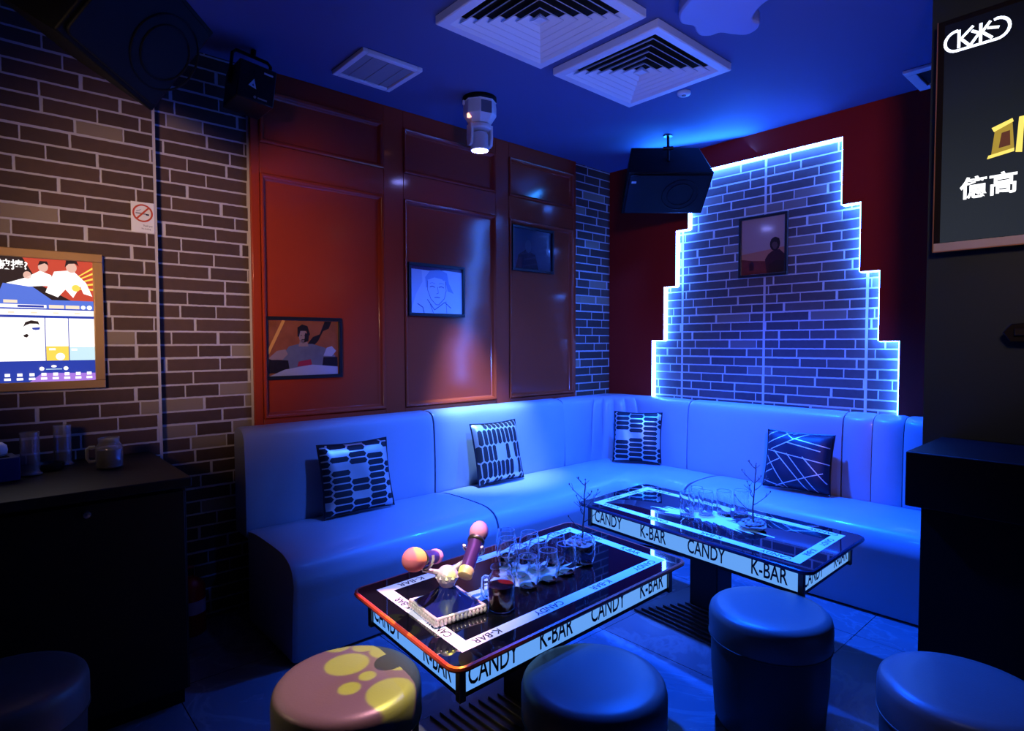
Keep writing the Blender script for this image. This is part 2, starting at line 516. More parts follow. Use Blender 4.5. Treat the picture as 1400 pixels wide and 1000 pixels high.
mb = MB(); sweep(mb, straight('L', -2.93, -1.835, lambda t_: seat_prof(F1))); mb.build('seat_cushion', M_leather, sofa, sharp=60)
mb = MB(); sweep(mb, corner(lambda t_: seat_prof(F1), -1.835, 1.10, .195, F1, F2, .02, .17)); mb.build('seat_cushion', M_leather, sofa, sharp=60)
mb = MB(); sweep(mb, straight('R', 1.10, 2.80, lambda t_: seat_prof(F2))); mb.build('seat_cushion', M_leather, sofa, sharp=60)
def ch(t_, n, amp): return amp*abs(math.sin(PI*n*t_))**.6 - amp*.5
mb = MB(); sweep(mb, straight('L', -2.93, -1.85, lambda t_: back_prof(0), 12)); mb.build('backrest', M_leather, sofa, sharp=60)
mb = MB(); sweep(mb, straight('L', -1.85, -.73, lambda t_: back_prof(.004*math.sin(t_*14)), 24)); mb.build('backrest', M_leather, sofa, sharp=60)
NS = 9
mb = MB(); sweep(mb, corner(lambda t_: back_prof(ch(t_, 6, .014)), -.73, .84, .03, .19, .19, .05, .30, n=48)); mb.build('backrest', M_leather, sofa, sharp=60)
mb = MB(); sweep(mb, straight('R', .84, 1.84, lambda t_: back_prof(0), 12)); mb.build('backrest', M_leather, sofa, sharp=60)
for a, b in ((1.84, 1.99), (1.99, 2.14), (2.14, 2.29), (2.29, 2.44), (2.44, 2.62), (2.62, 2.80)):
    mb = MB(); sweep(mb, straight('R', a, b, lambda t_: back_prof(.010*math.sin(PI*t_)), 8, gap=.002)); mb.build('backrest', M_leather, sofa, sharp=60)
# ------------------------------------------------------------------ cushions
def cushion(label, m, ctr, xdir, ydir, w_, h_, th=.10, piping=True, group=None):
    x = Vector(xdir).normalized(); y = Vector(ydir).normalized(); z = x.cross(y).normalized(); y = z.cross(x)
    root = thing('throw_cushion', label, 'cushion', group=group)
    root.matrix_world = axes(ctr, x, y, z)
    n = 26; vs = []; fs = []
    for side in (1, -1):
        for i in range(n + 1):
            for j in range(n + 1):
                a = -1 + 2*i/n; b = -1 + 2*j/n
                e = max(0, 1 - a**4)*max(0, 1 - b**4)
                hh = th/2*e**.55*(1 + .05*math.sin(7*a + 3*b))
                pin = 1 - .055*(1 - a*a)*abs(b)**3; pin2 = 1 - .055*(1 - b*b)*abs(a)**3
                vs.append((a*w_/2*pin2, b*h_/2*pin, side*hh))
    N = n + 1
    for s_ in range(2):
        for i in range(n):
            for j in range(n):
                q = [s_*N*N + i*N + j, s_*N*N + (i+1)*N + j, s_*N*N + (i+1)*N + j + 1, s_*N*N + i*N + j + 1]
                fs.append(tuple(q if s_ == 0 else q[::-1]))
    MB().add(vs, fs).build('cover', m, root, sharp=80)
    ring = []
    for i in range(4*14):
        s_, k = divmod(i, 14); q = -1 + 2*k/14
        a, b = ((q, -1), (1, q), (-q, 1), (-1, -q))[s_]
        ring.append((a*w_/2*(1 - .055*(1-b*b)*abs(a)**3), b*h_/2*(1 - .055*(1-a*a)*abs(b)**3), 0))
    MB().tube(ring, .005, 6, closed=True).build('piping', M_ink, root)
    return root
hexA, hexB, hexC = hex_cushion_mat('silver hexagon cloth', False, 0), hex_cushion_mat('silver hexagon cloth upright', True, 3), hex_cushion_mat('silver hexagon cloth dim', False, 8)
def place_cushion(label, m, bl, br, tl, tr_, off=0, group=None, th=.10):
    bl, br, tl, tr_ = map(Vector, (bl, br, tl, tr_))
    c = (bl + br + tl + tr_)/4; x = (br - bl + tr_ - tl); y = (tl - bl + tr_ - br)
    return cushion(label, m, c, x, y, x.length/2, y.length/2, th, group=group)
CG = 'silver and black cushions on the sofa'
place_cushion('square cushion of silver hexagons with black bars near the open end of the sofa', hexA, (.345, -2.61, .472), (.345, -2.225, .472), (.265, -2.605, .822), (.265, -2.215, .822), group=CG)
place_cushion('silver cushion with upright black bars below the portrait drawing', hexB, (.335, -1.64, .472), (.335, -1.275, .472), (.25, -1.63, .835), (.25, -1.265, .835), group=CG)
place_cushion('square silver and black hexagon cushion tucked in the sofa corner', hexC, (.40, -.455, .474), (.685, -.26, .474), (.35, -.365, .825), (.655, -.225, .825), group=CG)
place_cushion('dark blue cushion crossed by thin silver lines on the back wall sofa', line_cushion_mat('navy cloth with silver lines'), (1.47, -.37, .472), (1.83, -.315, .472), (1.45, -.27, .80), (1.825, -.265, .80), th=.13)

# ------------------------------------------------------------------ lit tables
def table(name, label, ctr, ang, L, W, sh, Wh, H, rim, base_dx, base_dy, splash, splash_x=0):
    """L,W glass size; Wh white frame size; sh shear of the plan"""
    root = thing(name, label, 'table', (ctr[0], ctr[1], 0), ang, 'lit lettered tables')
    def k(x, y, z): return (x + sh*y, y, z)
    g = MB()
    pts = rrect(L, W, .035)
    g.v = []; n = len(pts)
    vs = [k(x, y, H - .014) for x, y in pts] + [k(x, y, H) for x, y in pts]
    g.add(vs, [tuple(range(n))[::-1], tuple(range(n, 2*n))] + [(i, (i+1) % n, n + (i+1) % n, n + i) for i in range(n)])
    g.build('glass_top', M_bglass, root)
    rimm = MB().tube([k(x, y, H - .007) for x, y in rrect(L + .006, W + .006, .037)], .0085, 8, closed=True)
    rimm.build('glass_rim', rim, root)
    # printed frame on the glass
    a, b, sw = Wh[0]/2, Wh[1]/2, .044
    z = H + .0006
    f = MB(); o = [(-a, -b), (a, -b), (a, b), (-a, b)]; i_ = [(-a+sw, -b+sw), (a-sw, -b+sw), (a-sw, b-sw), (-a+sw, b-sw)]
    f.add([k(x, y, z) for x, y in o] + [k(x, y, z) for x, y in i_], [(q, (q+1) % 4, 4 + (q+1) % 4, 4 + q) for q in range(4)])
    f.build('printed_frame', M_strip, root)
    z = H + .0011
    def word(body, x, y, rd, up, h, xs):
        me, asp = text_mesh(body, .01); 
        rd = Vector(rd); up = Vector(up)
        vs = [k(x + rd.x*v.co.x*h*xs + up.x*v.co.y*h, y + rd.y*v.co.x*h*xs + up.y*v.co.y*h, z) for v in me.vertices]
        MB().add(vs, [tuple(p.vertices) for p in me.polygons]).build('lettering', M_ink2, root)
    hh = .027
    seq = ['CANDY', 'K-BAR', 'CANDY', 'K-BAR']
    for i, wd in enumerate(seq):
        q = a - .105 - i*(2*a - .21)/3
        word(wd, q, -b + sw/2, (-1, 0), (0, -1), hh, .95)
        word(wd, q + .02, b - sw/2, (-1, 0), (0, -1), hh, .95)
    for i, wd in enumerate(['CANDY', 'K-BAR']):
        q = b - .15 - i*(2*b - .30)/1
        word(wd, a - sw/2, q, (0, -1), (1, 0), hh, .85)
        word(wd, -a + sw/2, -q, (0, 1), (-1, 0), hh, .85)
    # torn brush splash printed in the middle
    sp = MB()
    rnd = random.Random(splash)
    pts = []
    for i in range(72):
        an = 2*PI*i/72; rr = 1 + .30*math.sin(3*an + splash) + rnd.uniform(-.30, .22)
        pts.append((splash_x + .24*rr*math.cos(an), .085*rr*math.sin(an)))
    sp.add([k(x, y, H + .0006) for x, y in pts], [tuple(range(72))])
    sp.build('splash_print', M_strip, root)
    # light box under the glass
    bl, bw = L/2 - .045, W/2 - .045; z0, z1 = H - .118, H - .015
    bx = MB()
    def kb(x0, x1, y0, y1, za, zb, m=0):
        vs = [k(x, y, zz) for x in (x0, x1) for y in (y0, y1) for zz in (za, zb)]
        bx.add(vs, [(0, 1, 3, 2), (4, 6, 7, 5), (0, 4, 5, 1), (2, 3, 7, 6), (0, 2, 6, 4), (1, 5, 7, 3)], m)
    kb(-bl + .006, bl - .006, -bw + .006, bw - .006, z0 + .002, z1)
    kb(-bl, bl, -bw, bw, z0, z0 + .014)
    bx.build('box_tray', M_blkmetal, root)
    ps = MB()
    for sx in (-1, 1):
        for sy in (-1, 1):
            q = MB(); vs = [k(sx*bl + e1*.011, sy*bw + e2*.011, zz) for e1 in (-1, 1) for e2 in (-1, 1) for zz in (z0 - .004, z1)]
            q.add(vs, [(0, 1, 3, 2), (4, 6, 7, 5), (0, 4, 5, 1), (2, 3, 7, 6), (0, 2, 6, 4), (1, 5, 7, 3)])
            q.build('corner_post', M_post, root, bevel=.002)
    def panel(p0, p1, words, nrm):
        e = .0025; px_ = MB()
        (xa, ya), (xb, yb) = p0, p1
        zz0, zz1 = z0 + .014, z1 - .001
        px_.add([k(xa, ya, zz0), k(xb, yb, zz0), k(xb, yb, zz1), k(xa, ya, zz1)], [(0, 1, 2, 3)])
        pn = px_.build('side_panel', M_side, root)
        tt = MB(); m_ = len(words); Ln = math.hypot(xb-xa, yb-ya); ux, uy = (xb-xa)/Ln, (yb-ya)/Ln
        for i, wd in enumerate(words):
            me, asp = text_mesh(wd, .012); h = .062; xs = .62
            c = Ln*(.105 if m_ == 4 else .2) + i*Ln*((.79/3) if m_ == 4 else .6)
            vs = [k(xa + ux*(c + v.co.x*h*xs) + nrm[0]*e, ya + uy*(c + v.co.x*h*xs) + nrm[1]*e, (zz0+zz1)/2 + v.co.y*h) for v in me.vertices]
            MB().add(vs, [tuple(p.vertices) for p in me.polygons]).build('lettering', M_ink2, pn)
    q = .013
    panel((-bl + q, -bw - .001), (bl - q, -bw - .001), seq, (0, -1))
    panel((bl - q, bw + .001), (-bl + q, bw + .001), seq, (0, 1))
    panel((-bl - .001, bw - q), (-bl - .001, -bw + q), ['CANDY', 'K-BAR'], (-1, 0))
    panel((bl + .001, -bw + q), (bl + .001, bw - q), ['CANDY', 'K-BAR'], (1, 0))
    # pedestal
    MB().box(base_dx - .075, base_dx + .075, base_dy - .06, base_dy + .06, .072, z0 - .002).build('pedestal', M_blkmetal, root, bevel=.004)
    st = MB()
    for i in range(8):
        a_ = .25 - i*.024
        st.box(base_dx - a_*1.15, base_dx + a_*1.15, base_dy - a_*.86, base_dy + a_*.86, .001 + i*.009, .001 + (i+1)*.009)
    st.build('stepped_base', M_base, root, bevel=.0015, bseg=1)
    return root
M_base = mat('ribbed base metal', (.10, .10, .11), .35, metal=.5)
table('glass_table', 'black glass table with red edge and lit lettered sides nearest the round stools, holding microphones', (1.575, -2.395), math.radians(91.6), 1.10, .628, .09, (.985, .518), .5, M_rim_red, -.0, 0, 4, -.06)
table('glass_table', 'dark edged black glass table with lit lettered sides along the back wall sofa', (1.639, -1.295), math.radians(-4.9), 1.20, .585, -.10, (1.085, .475), .5, M_rim_dk, -.0, .03, 9)

# ------------------------------------------------------------------ round stools
def stool_parts(root):
    R_ = .198
    prof = [(0, .42), (R_*.55, .4197), (R_*.83, .4175), (R_*.935, .412), (R_*.98, .402), (R_, .386), (R_*1.003, .36), (R_*.998, .318), (R_*.985, .310)]
    MB().lathe(prof[::-1], 56, caps=False).build('seat_pad', M_stool, root, sharp=60)
    MB().tube([(R_*.988*math.cos(a*2*PI/56), R_*.988*math.sin(a*2*PI/56), .313) for a in range(56)], .0042, 6, closed=True).build('piping', M_stool_shaded, root)
    MB().lathe([(R_*.86, .02), (R_*.89, .03), (R_*.955, .2), (R_*.965, .310)], 56, caps=False).build('drum', M_stool_shaded, root, sharp=60)
    MB().lathe([(R_*.8, .0), (R_*.8, .02)], 40).build('plinth_ring', M_black, root)
SG = 'round drum stools'
st = thing('round_stool', 'round leather stool with yellow light spots on its seat by the red edged table corner', 'stool', (1.619, -3.120, 0), 0, SG)
stool_parts(st)
dup(st, (2.060, -2.614, 0), .3, 'round stool washed blue beside the long lettered side of the red edged table')
dup(st, (2.188, -1.836, 0), .7, 'dark round stool between the two glass tables with a blue lit top')
dup(st, (2.75, -1.92, 0), 1.1, 'dim olive round stool by the black console')
dup(st, (1.02, -3.83, 0), 1.9, 'almost black round stool in shadow before the dark cabinet')

# ------------------------------------------------------------------ glasses
def glass_mesh(prof_out, t_, seg=28):
    inn = [(max(r_ - t_, .001), z + (t_*2 if i == 0 else 0)) for i, (r_, z) in enumerate(prof_out)]
    inn[0] = (.001, prof_out[0][1] + t_*2.2)
    inn = [inn[0], (prof_out[1][0] - t_*1.6, inn[0][1] + .001)] + inn[2:]
    prof = [(.0008, prof_out[0][1])] + prof_out[1:] + inn[::-1]
    return MB().lathe(prof, seg, caps=False)
tul = [(.001, .0005), (.024, .0005), (.031, .006), (.038, .025), (.0405, .045), (.0395, .065), (.036, .085), (.032, .102), (.0315, .104)]
GG = 'stemless glasses on the red edged table'
M_lip = mat('glass lip highlight', (.55, .68, 1), .15, alpha=.45)  # pale ring added to draw the highlight on glass rims
gb = glass_mesh(tul, .0016)
spots = [((1.650, -2.475), 'clear stemless glass standing next to the jar of red drink'),
         ((1.656, -2.382), 'second clear stemless glass from the red drink jar in the row along the lettered edge'),
         ((1.652, -2.288), 'third clear stemless glass from the red drink jar in the row along the lettered edge'),
         ((1.640, -2.172), 'stemless glass standing before the twig dish at the end of the glass cluster'),
         ((1.558, -2.432), 'stemless glass in the middle row of the cluster, the one closest to the microphones'),
         ((1.562, -2.339), 'stemless glass at the centre of the cluster, surrounded by the others'),
         ((1.562, -2.247), 'stemless glass in the middle row of the cluster, closest to the twig dish'),
         ((1.466, -2.405), 'stemless glass in the sofa side row of the cluster, nearest the microphones'),
         ((1.470, -2.296), 'stemless glass in the sofa side row of the cluster, nearest the twig dish'),
         ((1.385, -2.340), 'outermost stemless glass of the cluster, alone on the sofa side')]
first = None
for (x, y), lab in spots:
    if first is None:
        first = thing('drinking_glass', lab, 'glass', (x, y, .5013), 0, GG)
        ob = gb.build('bowl', M_glass, first, sharp=60)
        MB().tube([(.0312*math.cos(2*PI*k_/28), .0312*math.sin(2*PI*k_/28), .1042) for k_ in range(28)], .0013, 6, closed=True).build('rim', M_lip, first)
    else: dup(first, (x, y, .5013), random.random()*3, lab)
tum = [(.001, .0005), (.026, .0005), (.031, .004), (.0335, .02), (.0345, .035), (.0335, .05), (.0350, .065), (.0338, .08), (.0352, .095), (.0345, .112), (.0343, .114)]
g2 = glass_mesh(tum, .0025)
GT = 'ribbed tumblers on the back table'
for i, ((x, y), lab) in enumerate([((1.560, -1.345), 'ribbed clear tumbler on the back table, farthest from the twig dish'),
         ((1.610, -1.262), 'second ribbed tumbler on the back table counting towards the twig dish'),
         ((1.662, -1.185), 'third ribbed tumbler on the back table counting towards the twig dish'),
         ((1.715, -1.118), 'ribbed tumbler on the back table just behind the twig dish'),
         ((1.535, -1.225), 'ribbed tumbler standing on the sofa side behind the front pair on the back table')]):
    if i == 0:
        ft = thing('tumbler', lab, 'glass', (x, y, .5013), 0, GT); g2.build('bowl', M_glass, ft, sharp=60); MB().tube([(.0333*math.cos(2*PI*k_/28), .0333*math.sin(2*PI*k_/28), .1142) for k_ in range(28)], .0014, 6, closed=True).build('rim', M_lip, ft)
    else: dup(ft, (x, y, .5013), i, lab)

# jar of red drink
jar = thing('mason_jar_mug', 'glass mug jar half full of red drink on the lettered edge of the table', 'jar', (1.722, -2.655, .5013), math.radians(200))
jp = [(.001, .0005), (.036, .0005), (.042, .005), (.0435, .02), (.0435, .085), (.041, .1), (.034, .112), (.0325, .118), (.0345, .122), (.0345, .135), (.034, .137)]
M_jarglass = mat('slightly frosted glass', (.97, .96, 1), .05, trans=1, ior=1.45)
glass_mesh(jp, .0025).build('glass_body', M_jarglass, jar, sharp=50)
MB().lathe([(.001, .007), (.037, .007), (.0398, .012), (.0400, .078), (.001, .0785)], 28, caps=False).build('drink', M_drink, jar, sharp=50)
MB().tube([(.042, 0, .092), (.06, 0, .094), (.068, 0, .085), (.069, 0, .04), (.062, 0, .026), (.0425, 0, .026)], .006, 8).build('handle', M_glass, jar, sharp=70)

# ------------------------------------------------------------------ microphone stand
ms = thing('microphone_stand', 'ornate silver and blue stand with a square fringed base holding two microphones', 'stand', (1.613, -2.783, .5013), math.radians(-6))
b = MB()
b.prism(rrect(.168, .168, .006), 0, .012); b.prism(rrect(.150, .150, .006), .012, .0215)
for s_ in range(4):
    Mz = Matrix.Rotation(s_*PI/2, 4, 'Z')
    for i in range(13):
        q = -.078 + i*.013
        b.lathe([(.0015, 0), (.0062, .003), (.0070, .010), (.0050, .017), (.0015, .021)], 8, tuple(Mz @ Vector((q*1.06, -.087, .001))), caps=False)
    b.tube([tuple(Mz @ Vector((q, -.083, .021))) for q in (-.086, -.043, 0, .043, .086)], [.007, .0055, .006, .0055, .007], 8)
b.build('fringed_base', M_silver, ms, sharp=50)
lv = []
for i in range(9):
    t_ = i/8; a_ = .062*(1-t_)**1.45 + .018; z_ = .023 + .062*t_
    lv.append((a_, z_, t_))
vs = []; fs = []; n_ = 48
for a_, z_, t_ in lv:
    for j in range(n_):
        an = 2*PI*j/n_
        sq = a_/max(abs(math.cos(an)), abs(math.sin(an)))
        rr = sq*(1-t_) + a_*t_; rr *= 1 + .05*t_*(1-t_)*4*math.cos(16*an)
        vs.append((rr*math.cos(an), rr*math.sin(an), z_))
for i in range(8):
    for j in range(n_):
        fs.append((i*n_+j, i*n_+(j+1) % n_, (i+1)*n_+(j+1) % n_, (i+1)*n_+j))
MB().add(vs, fs).build('blue_body', M_bluegl, ms, sharp=40)
h = MB().lathe([(.014, .072), (.022, .078), (.027, .088), (.034, .10), (.036, .112), (.030, .124), (.020, .134), (.008, .139), (.001, .14)], 24, caps=False)
for i in range(11):
    an = 2*PI*i/11
    h.lathe([(.001, -.007), (.0065, 0), (.001, .008)], 8, (.033*math.cos(an), .033*math.sin(an), .108), caps=False)
h.build('chased_head', M_silver, ms, sharp=60)
inv = (Matrix.Translation((1.613, -2.783, .5013)) @ Matrix.Rotation(math.radians(-6), 4, 'Z')).inverted()
m1h, m1t = Vector((1.618, -2.908, .691)), Vector((1.526, -2.759, .641))
m2h, m2t = Vector((1.615, -2.654, .728)), Vector((1.689, -2.773, .625))
def frame_of(a, b):
    z = (b - a).normalized(); x = z.cross(Vector((0, 0, 1))).normalized(); y = z.cross(x)
    return axes(a, x, y, z), (b - a).length
for (tail, head, m_) in ((m1t, m1h, 1), (m2t, m2h, 2)):
    Fm, L_ = frame_of(tail, head)
    mid = Fm @ Vector((0, 0, L_*.55))
    zz_ = (head - tail).normalized(); dn_ = Vector((0, 0, -1)); dn_ = (dn_ - zz_*dn_.dot(zz_)).normalized()
    lo = tail.lerp(head, .58) + dn_*.0345
    a = MB()
    a.tube([inv @ p for p in (Vector((1.613, -2.783, .615)), Vector((1.613, -2.783, .632)).lerp(lo, .6) + dn_*.006, lo)], [.011, .008, .007], 8)
    yk = [inv @ (Fm @ Vector((.0315*math.cos(q), .0315*math.sin(q), L_*.58))) for q in [PI*.5 + (k_/10 - .5)*PI*1.25 for k_ in range(11)]]
    a.tube(yk, .005, 6)
    a.build('cradle_arm', M_silver, ms, sharp=60)
def microphone(label, tail, head, mhead, mring, rh):
    Fm, L_ = frame_of(tail, head)
    o = thing('microphone', label, 'microphone', group='microphones on the stand'); o.matrix_world = Fm
    MB().lathe([(.019, .018), (.021, .03), (.0225, .10), (.0235, L_*.72), (.026, L_*.78)], 24).build('grip', M_purple, o, sharp=50)
    MB().lathe([(.018, .0), (.022, .002), (.0235, .012), (.0235, .024), (.021, .028)], 24).build('end_ring', mring, o, sharp=50)
    hp = []
    for i in range(13):
        an = -PI*.36 + (PI*.5 + PI*.36)*i/12
        hp.append((max(.0006, rh*math.cos(an)), L_*.80 + rh*.8 + rh*1.18*math.sin(an)))
    MB().lathe(hp, 24, caps=False).build('foam_head', mhead, o, sharp=60)
    MB().lathe([(.0235, L_*.70), (.0275, L_*.72), (.0275, L_*.77), (.0235, L_*.79)], 24).build('collar', M_post, o, sharp=50)
    return o
microphone('purple microphone with a coral foam head pointing towards the sofa end', m1t, m1h, M_coral, M_pink, .036)
microphone('purple microphone standing up with a pink foam head and pale gold end', m2t, m2h, M_pink, M_goldring, .0305)

# ------------------------------------------------------------------ twig dishes
def twig(label, loc, hgt, seed):
    o = thing('twig_ornament', label, 'ornament', (loc[0], loc[1], .5013), seed, 'bare twig ornaments on the tables')
    rnd = random.Random(seed)
    d_ = MB(); vs = []; fs = []; n_ = 28
    rings = [(.02, .0), (.055, .004), (.072, .016), (.074, .020), (.066, .021), (.03, .023)]
    for rr, z_ in rings:
        for j in range(n_):
            an = 2*PI*j/n_; q = 1 + .10*math.sin(3*an + seed) + .05*math.sin(7*an)
            vs.append((rr*q*1.05*math.cos(an), rr*q*.8*math.sin(an), z_ + .002*math.sin(5*an)*(rr > .05)))
    for i in range(len(rings)-1):
        for j in range(n_): fs.append((i*n_+j, i*n_+(j+1) % n_, (i+1)*n_+(j+1) % n_, (i+1)*n_+j))
    fs.append(tuple(range(n_))[::-1]); fs.append(tuple((len(rings)-1)*n_ + j for j in range(n_)))
    d_.add(vs, fs); d_.build('stone_dish', M_stone, o, sharp=70)
    pb = MB()
    for i in range(46):
        an = rnd.uniform(0, 2*PI); rr = .06*math.sqrt(rnd.random()); q = rnd.uniform(.006, .011)
        pb.lathe([(.0005, -q*.6), (q*.8, -q*.3), (q, .1*q), (q*.6, q*.6), (.0005, q*.8)], 6, (rr*math.cos(an), rr*.75*math.sin(an), .026), caps=False)
    pp = pb.build('pebble_bed', M_stone, o, sharp=30); pp['kind'] = 'stuff'
    tk = [(0, 0, .02)]
    for i in range(1, 9):
        tk.append((tk[-1][0] + rnd.uniform(-.004, .004), tk[-1][1] + rnd.uniform(-.004, .004), .02 + (hgt-.02)*i/8))
    MB().tube(tk, [.0042*(1 - .075*i) for i in range(9)], 7).build('trunk', M_twig, o, sharp=70)
    for i in range(9):
        z_ = hgt*(.30 + .68*i/9); k_ = min(7, int((z_-.02)/(hgt-.02)*8)); p0 = Vector(tk[k_]).lerp(Vector(tk[k_+1]), .5)
        an = i*2.4 + seed; ln = .075*(1 - .055*i)*rnd.uniform(.8, 1.15)
        br = MB(); pts = [p0]
        for q in range(1, 5):
            pts.append(p0 + Vector((math.cos(an + q*.07), math.sin(an + q*.07), .55 + .1*q))*ln*q/4)
        br.tube(pts, [.0022, .0019, .0016, .0013, .001], 5)
        for q, sgn in ((2, 1), (3, -1)):
            an2 = an + sgn*.8; e = Vector((math.cos(an2), math.sin(an2), .9))*ln*.35
            br.tube([pts[q], pts[q] + e*.5, pts[q] + e], [.0014, .0012, .001], 5)
        br.lathe([(.0004, -.002), (.0025, 0), (.003, .004), (.0004, .007)], 6, tuple(pts[-1]), caps=False)
        br.build('branch', M_twig, o, sharp=70)
twig('bare twig in a speckled stone dish behind the stemless glasses', (1.505, -2.035), .265, 2)
twig('bare twig in a stone dish on the table by the ribbed tumblers', (1.862, -1.295), .285, 5)

# ------------------------------------------------------------------ framed pictures
def picture(label, o, xdir, w_, h_, draw, fw=.018):
    """o = centre on the wall, xdir = horizontal direction of the picture (left to right), picture normal = xdir x up"""
    x = Vector(xdir); up = Vector((0, 0, 1)); n_ = x.cross(up)
    root = thing('framed_picture', label, 'picture', group='black framed pictures'); root.matrix_world = axes(o, x, up, n_)
    f = MB(); a, b = w_/2, h_/2
    for q in ((-a, a, -b, -b+fw), (-a, a, b-fw, b), (-a, -a+fw, -b+fw, b-fw), (a-fw, a, -b+fw, b-fw)):
        f.box(q[0], q[1], q[2], q[3], .001, .020)
    f.build('frame', M_frame, root, bevel=.002)
    p = MB(); mats = draw(p, a-fw, b-fw)
    p.build('print', mats, root, sharp=180)
    return root
def L(p, poly, i, m):   # one flat layer of the print
    p.flat(poly, .006 + .00025*i, m)
def stroke(p, pts, wd, i, m):
    for (x0, y0), (x1, y1) in zip(pts[:-1], pts[1:]):
        L_ = math.hypot(x1-x0, y1-y0) or 1; nx, ny = -(y1-y0)/L_*wd/2, (x1-x0)/L_*wd/2
        L(p, [(x0+nx, y0+ny), (x0-nx, y0-ny), (x1-nx, y1-ny), (x1+nx, y1+ny)], i, m)
def pm(name, c, rg=.25, noise=None): return mat(name, c, rg, coat=.6, noise=noise)
def rect_(a, b): return [(-a, -b), (a, -b), (a, b), (-a, b)]
def draw_still(p, a, b):
    ms_ = [pm('print orange', (.42, .12, .05), noise=(14, .6)), pm('print dark', (.02, .015, .02)), pm('print grey cloth', (.17, .17, .22), noise=(20, .4)), pm('print skin', (.30, .20, .18)),
           pm('print pale table', (.36, .36, .46)), pm('print crimson', (.35, .03, .06)), pm('print yellow', (.75, .35, .08))]
    L(p, rect_(a, b), 0, 0)
    stroke(p, [(-a+.002, -b*.2), (-a*.55, b)], .016, 1, 6)
    L(p, [(a*.1, b*.15), (a*.25, b*.4), (a*.45, b*.5), (a*.6, b*.98), (a*.8, b*.98), (a*.72, b*.72), (a*.55, b*.62), (a*.4, b*.25), (a*.25, b*.05)], 1, 1)
    L(p, [(-.7*a, -b*.95), (-.6*a, -.25*b), (-.42*a, .06*b), (-.1*a, .16*b), (.25*a, .14*b), (.6*a, 0), (.9*a, -.3*b), (.95*a, -b*.95)], 2, 2)
    L(p, [(-.97*a, -.9*b), (-.95*a, -.4*b), (-.45*a, -.45*b), (-.4*a, -.9*b)], 3, 1)
    L(p, [(.5*a, -.8*b), (.55*a, -.35*b), (.97*a, -.35*b), (.97*a, -.8*b)], 3, 1)
    L(p, circ(-.03*a, .42*b, .022, 18, .036), 3, 3)
    L(p, [(-.16*a, .05*b), (-.11*a, .3*b), (.08*a, .3*b), (.12*a, .05*b)], 3, 3)
    L(p, [(-.18*a, .42*b), (-.18*a, .74*b), (-.05*a, .86*b), (.1*a, .8*b), (.17*a, .5*b), (.12*a, .4*b), (.07*a, .62*b), (-.1*a, .62*b), (-.14*a, .4*b)], 4, 1)
    L(p, [(0, .2*b), (.12*a, .24*b), (.14*a, .5*b), (.03*a, .55*b)], 5, 1)
    L(p, [(-.97*a, -.36*b), (-.75*a, -.1*b), (-.52*a, -.05*b), (-.45*a, -.22*b), (-.6*a, -.42*b), (-.9*a, -.42*b)], 4, 3)
    L(p, [(.55*a, -.3*b), (.65*a, .0), (.8*a, .06*b), (.93*a, -.12*b), (.8*a, -.32*b)], 4, 4)
    L(p, [(-.2*a, -.68*b), (-.16*a, -.5*b), (.18*a, -.42*b), (.22*a, -.64*b)], 5, 5)
    L(p, [(-.95*a, -b), (-.55*a, -.78*b), (.2*a, -.62*b), (.97*a, -.72*b), (.97*a, -b)], 5, 4)
    for sx in (-1, 1): L(p, circ(-.03*a + sx*.009, .46*b, .0035, 8, .0022), 6, 1)
    stroke(p, [(-.07*a, .3*b), (.02*a, .31*b)], .003, 6, 1)
    return ms_
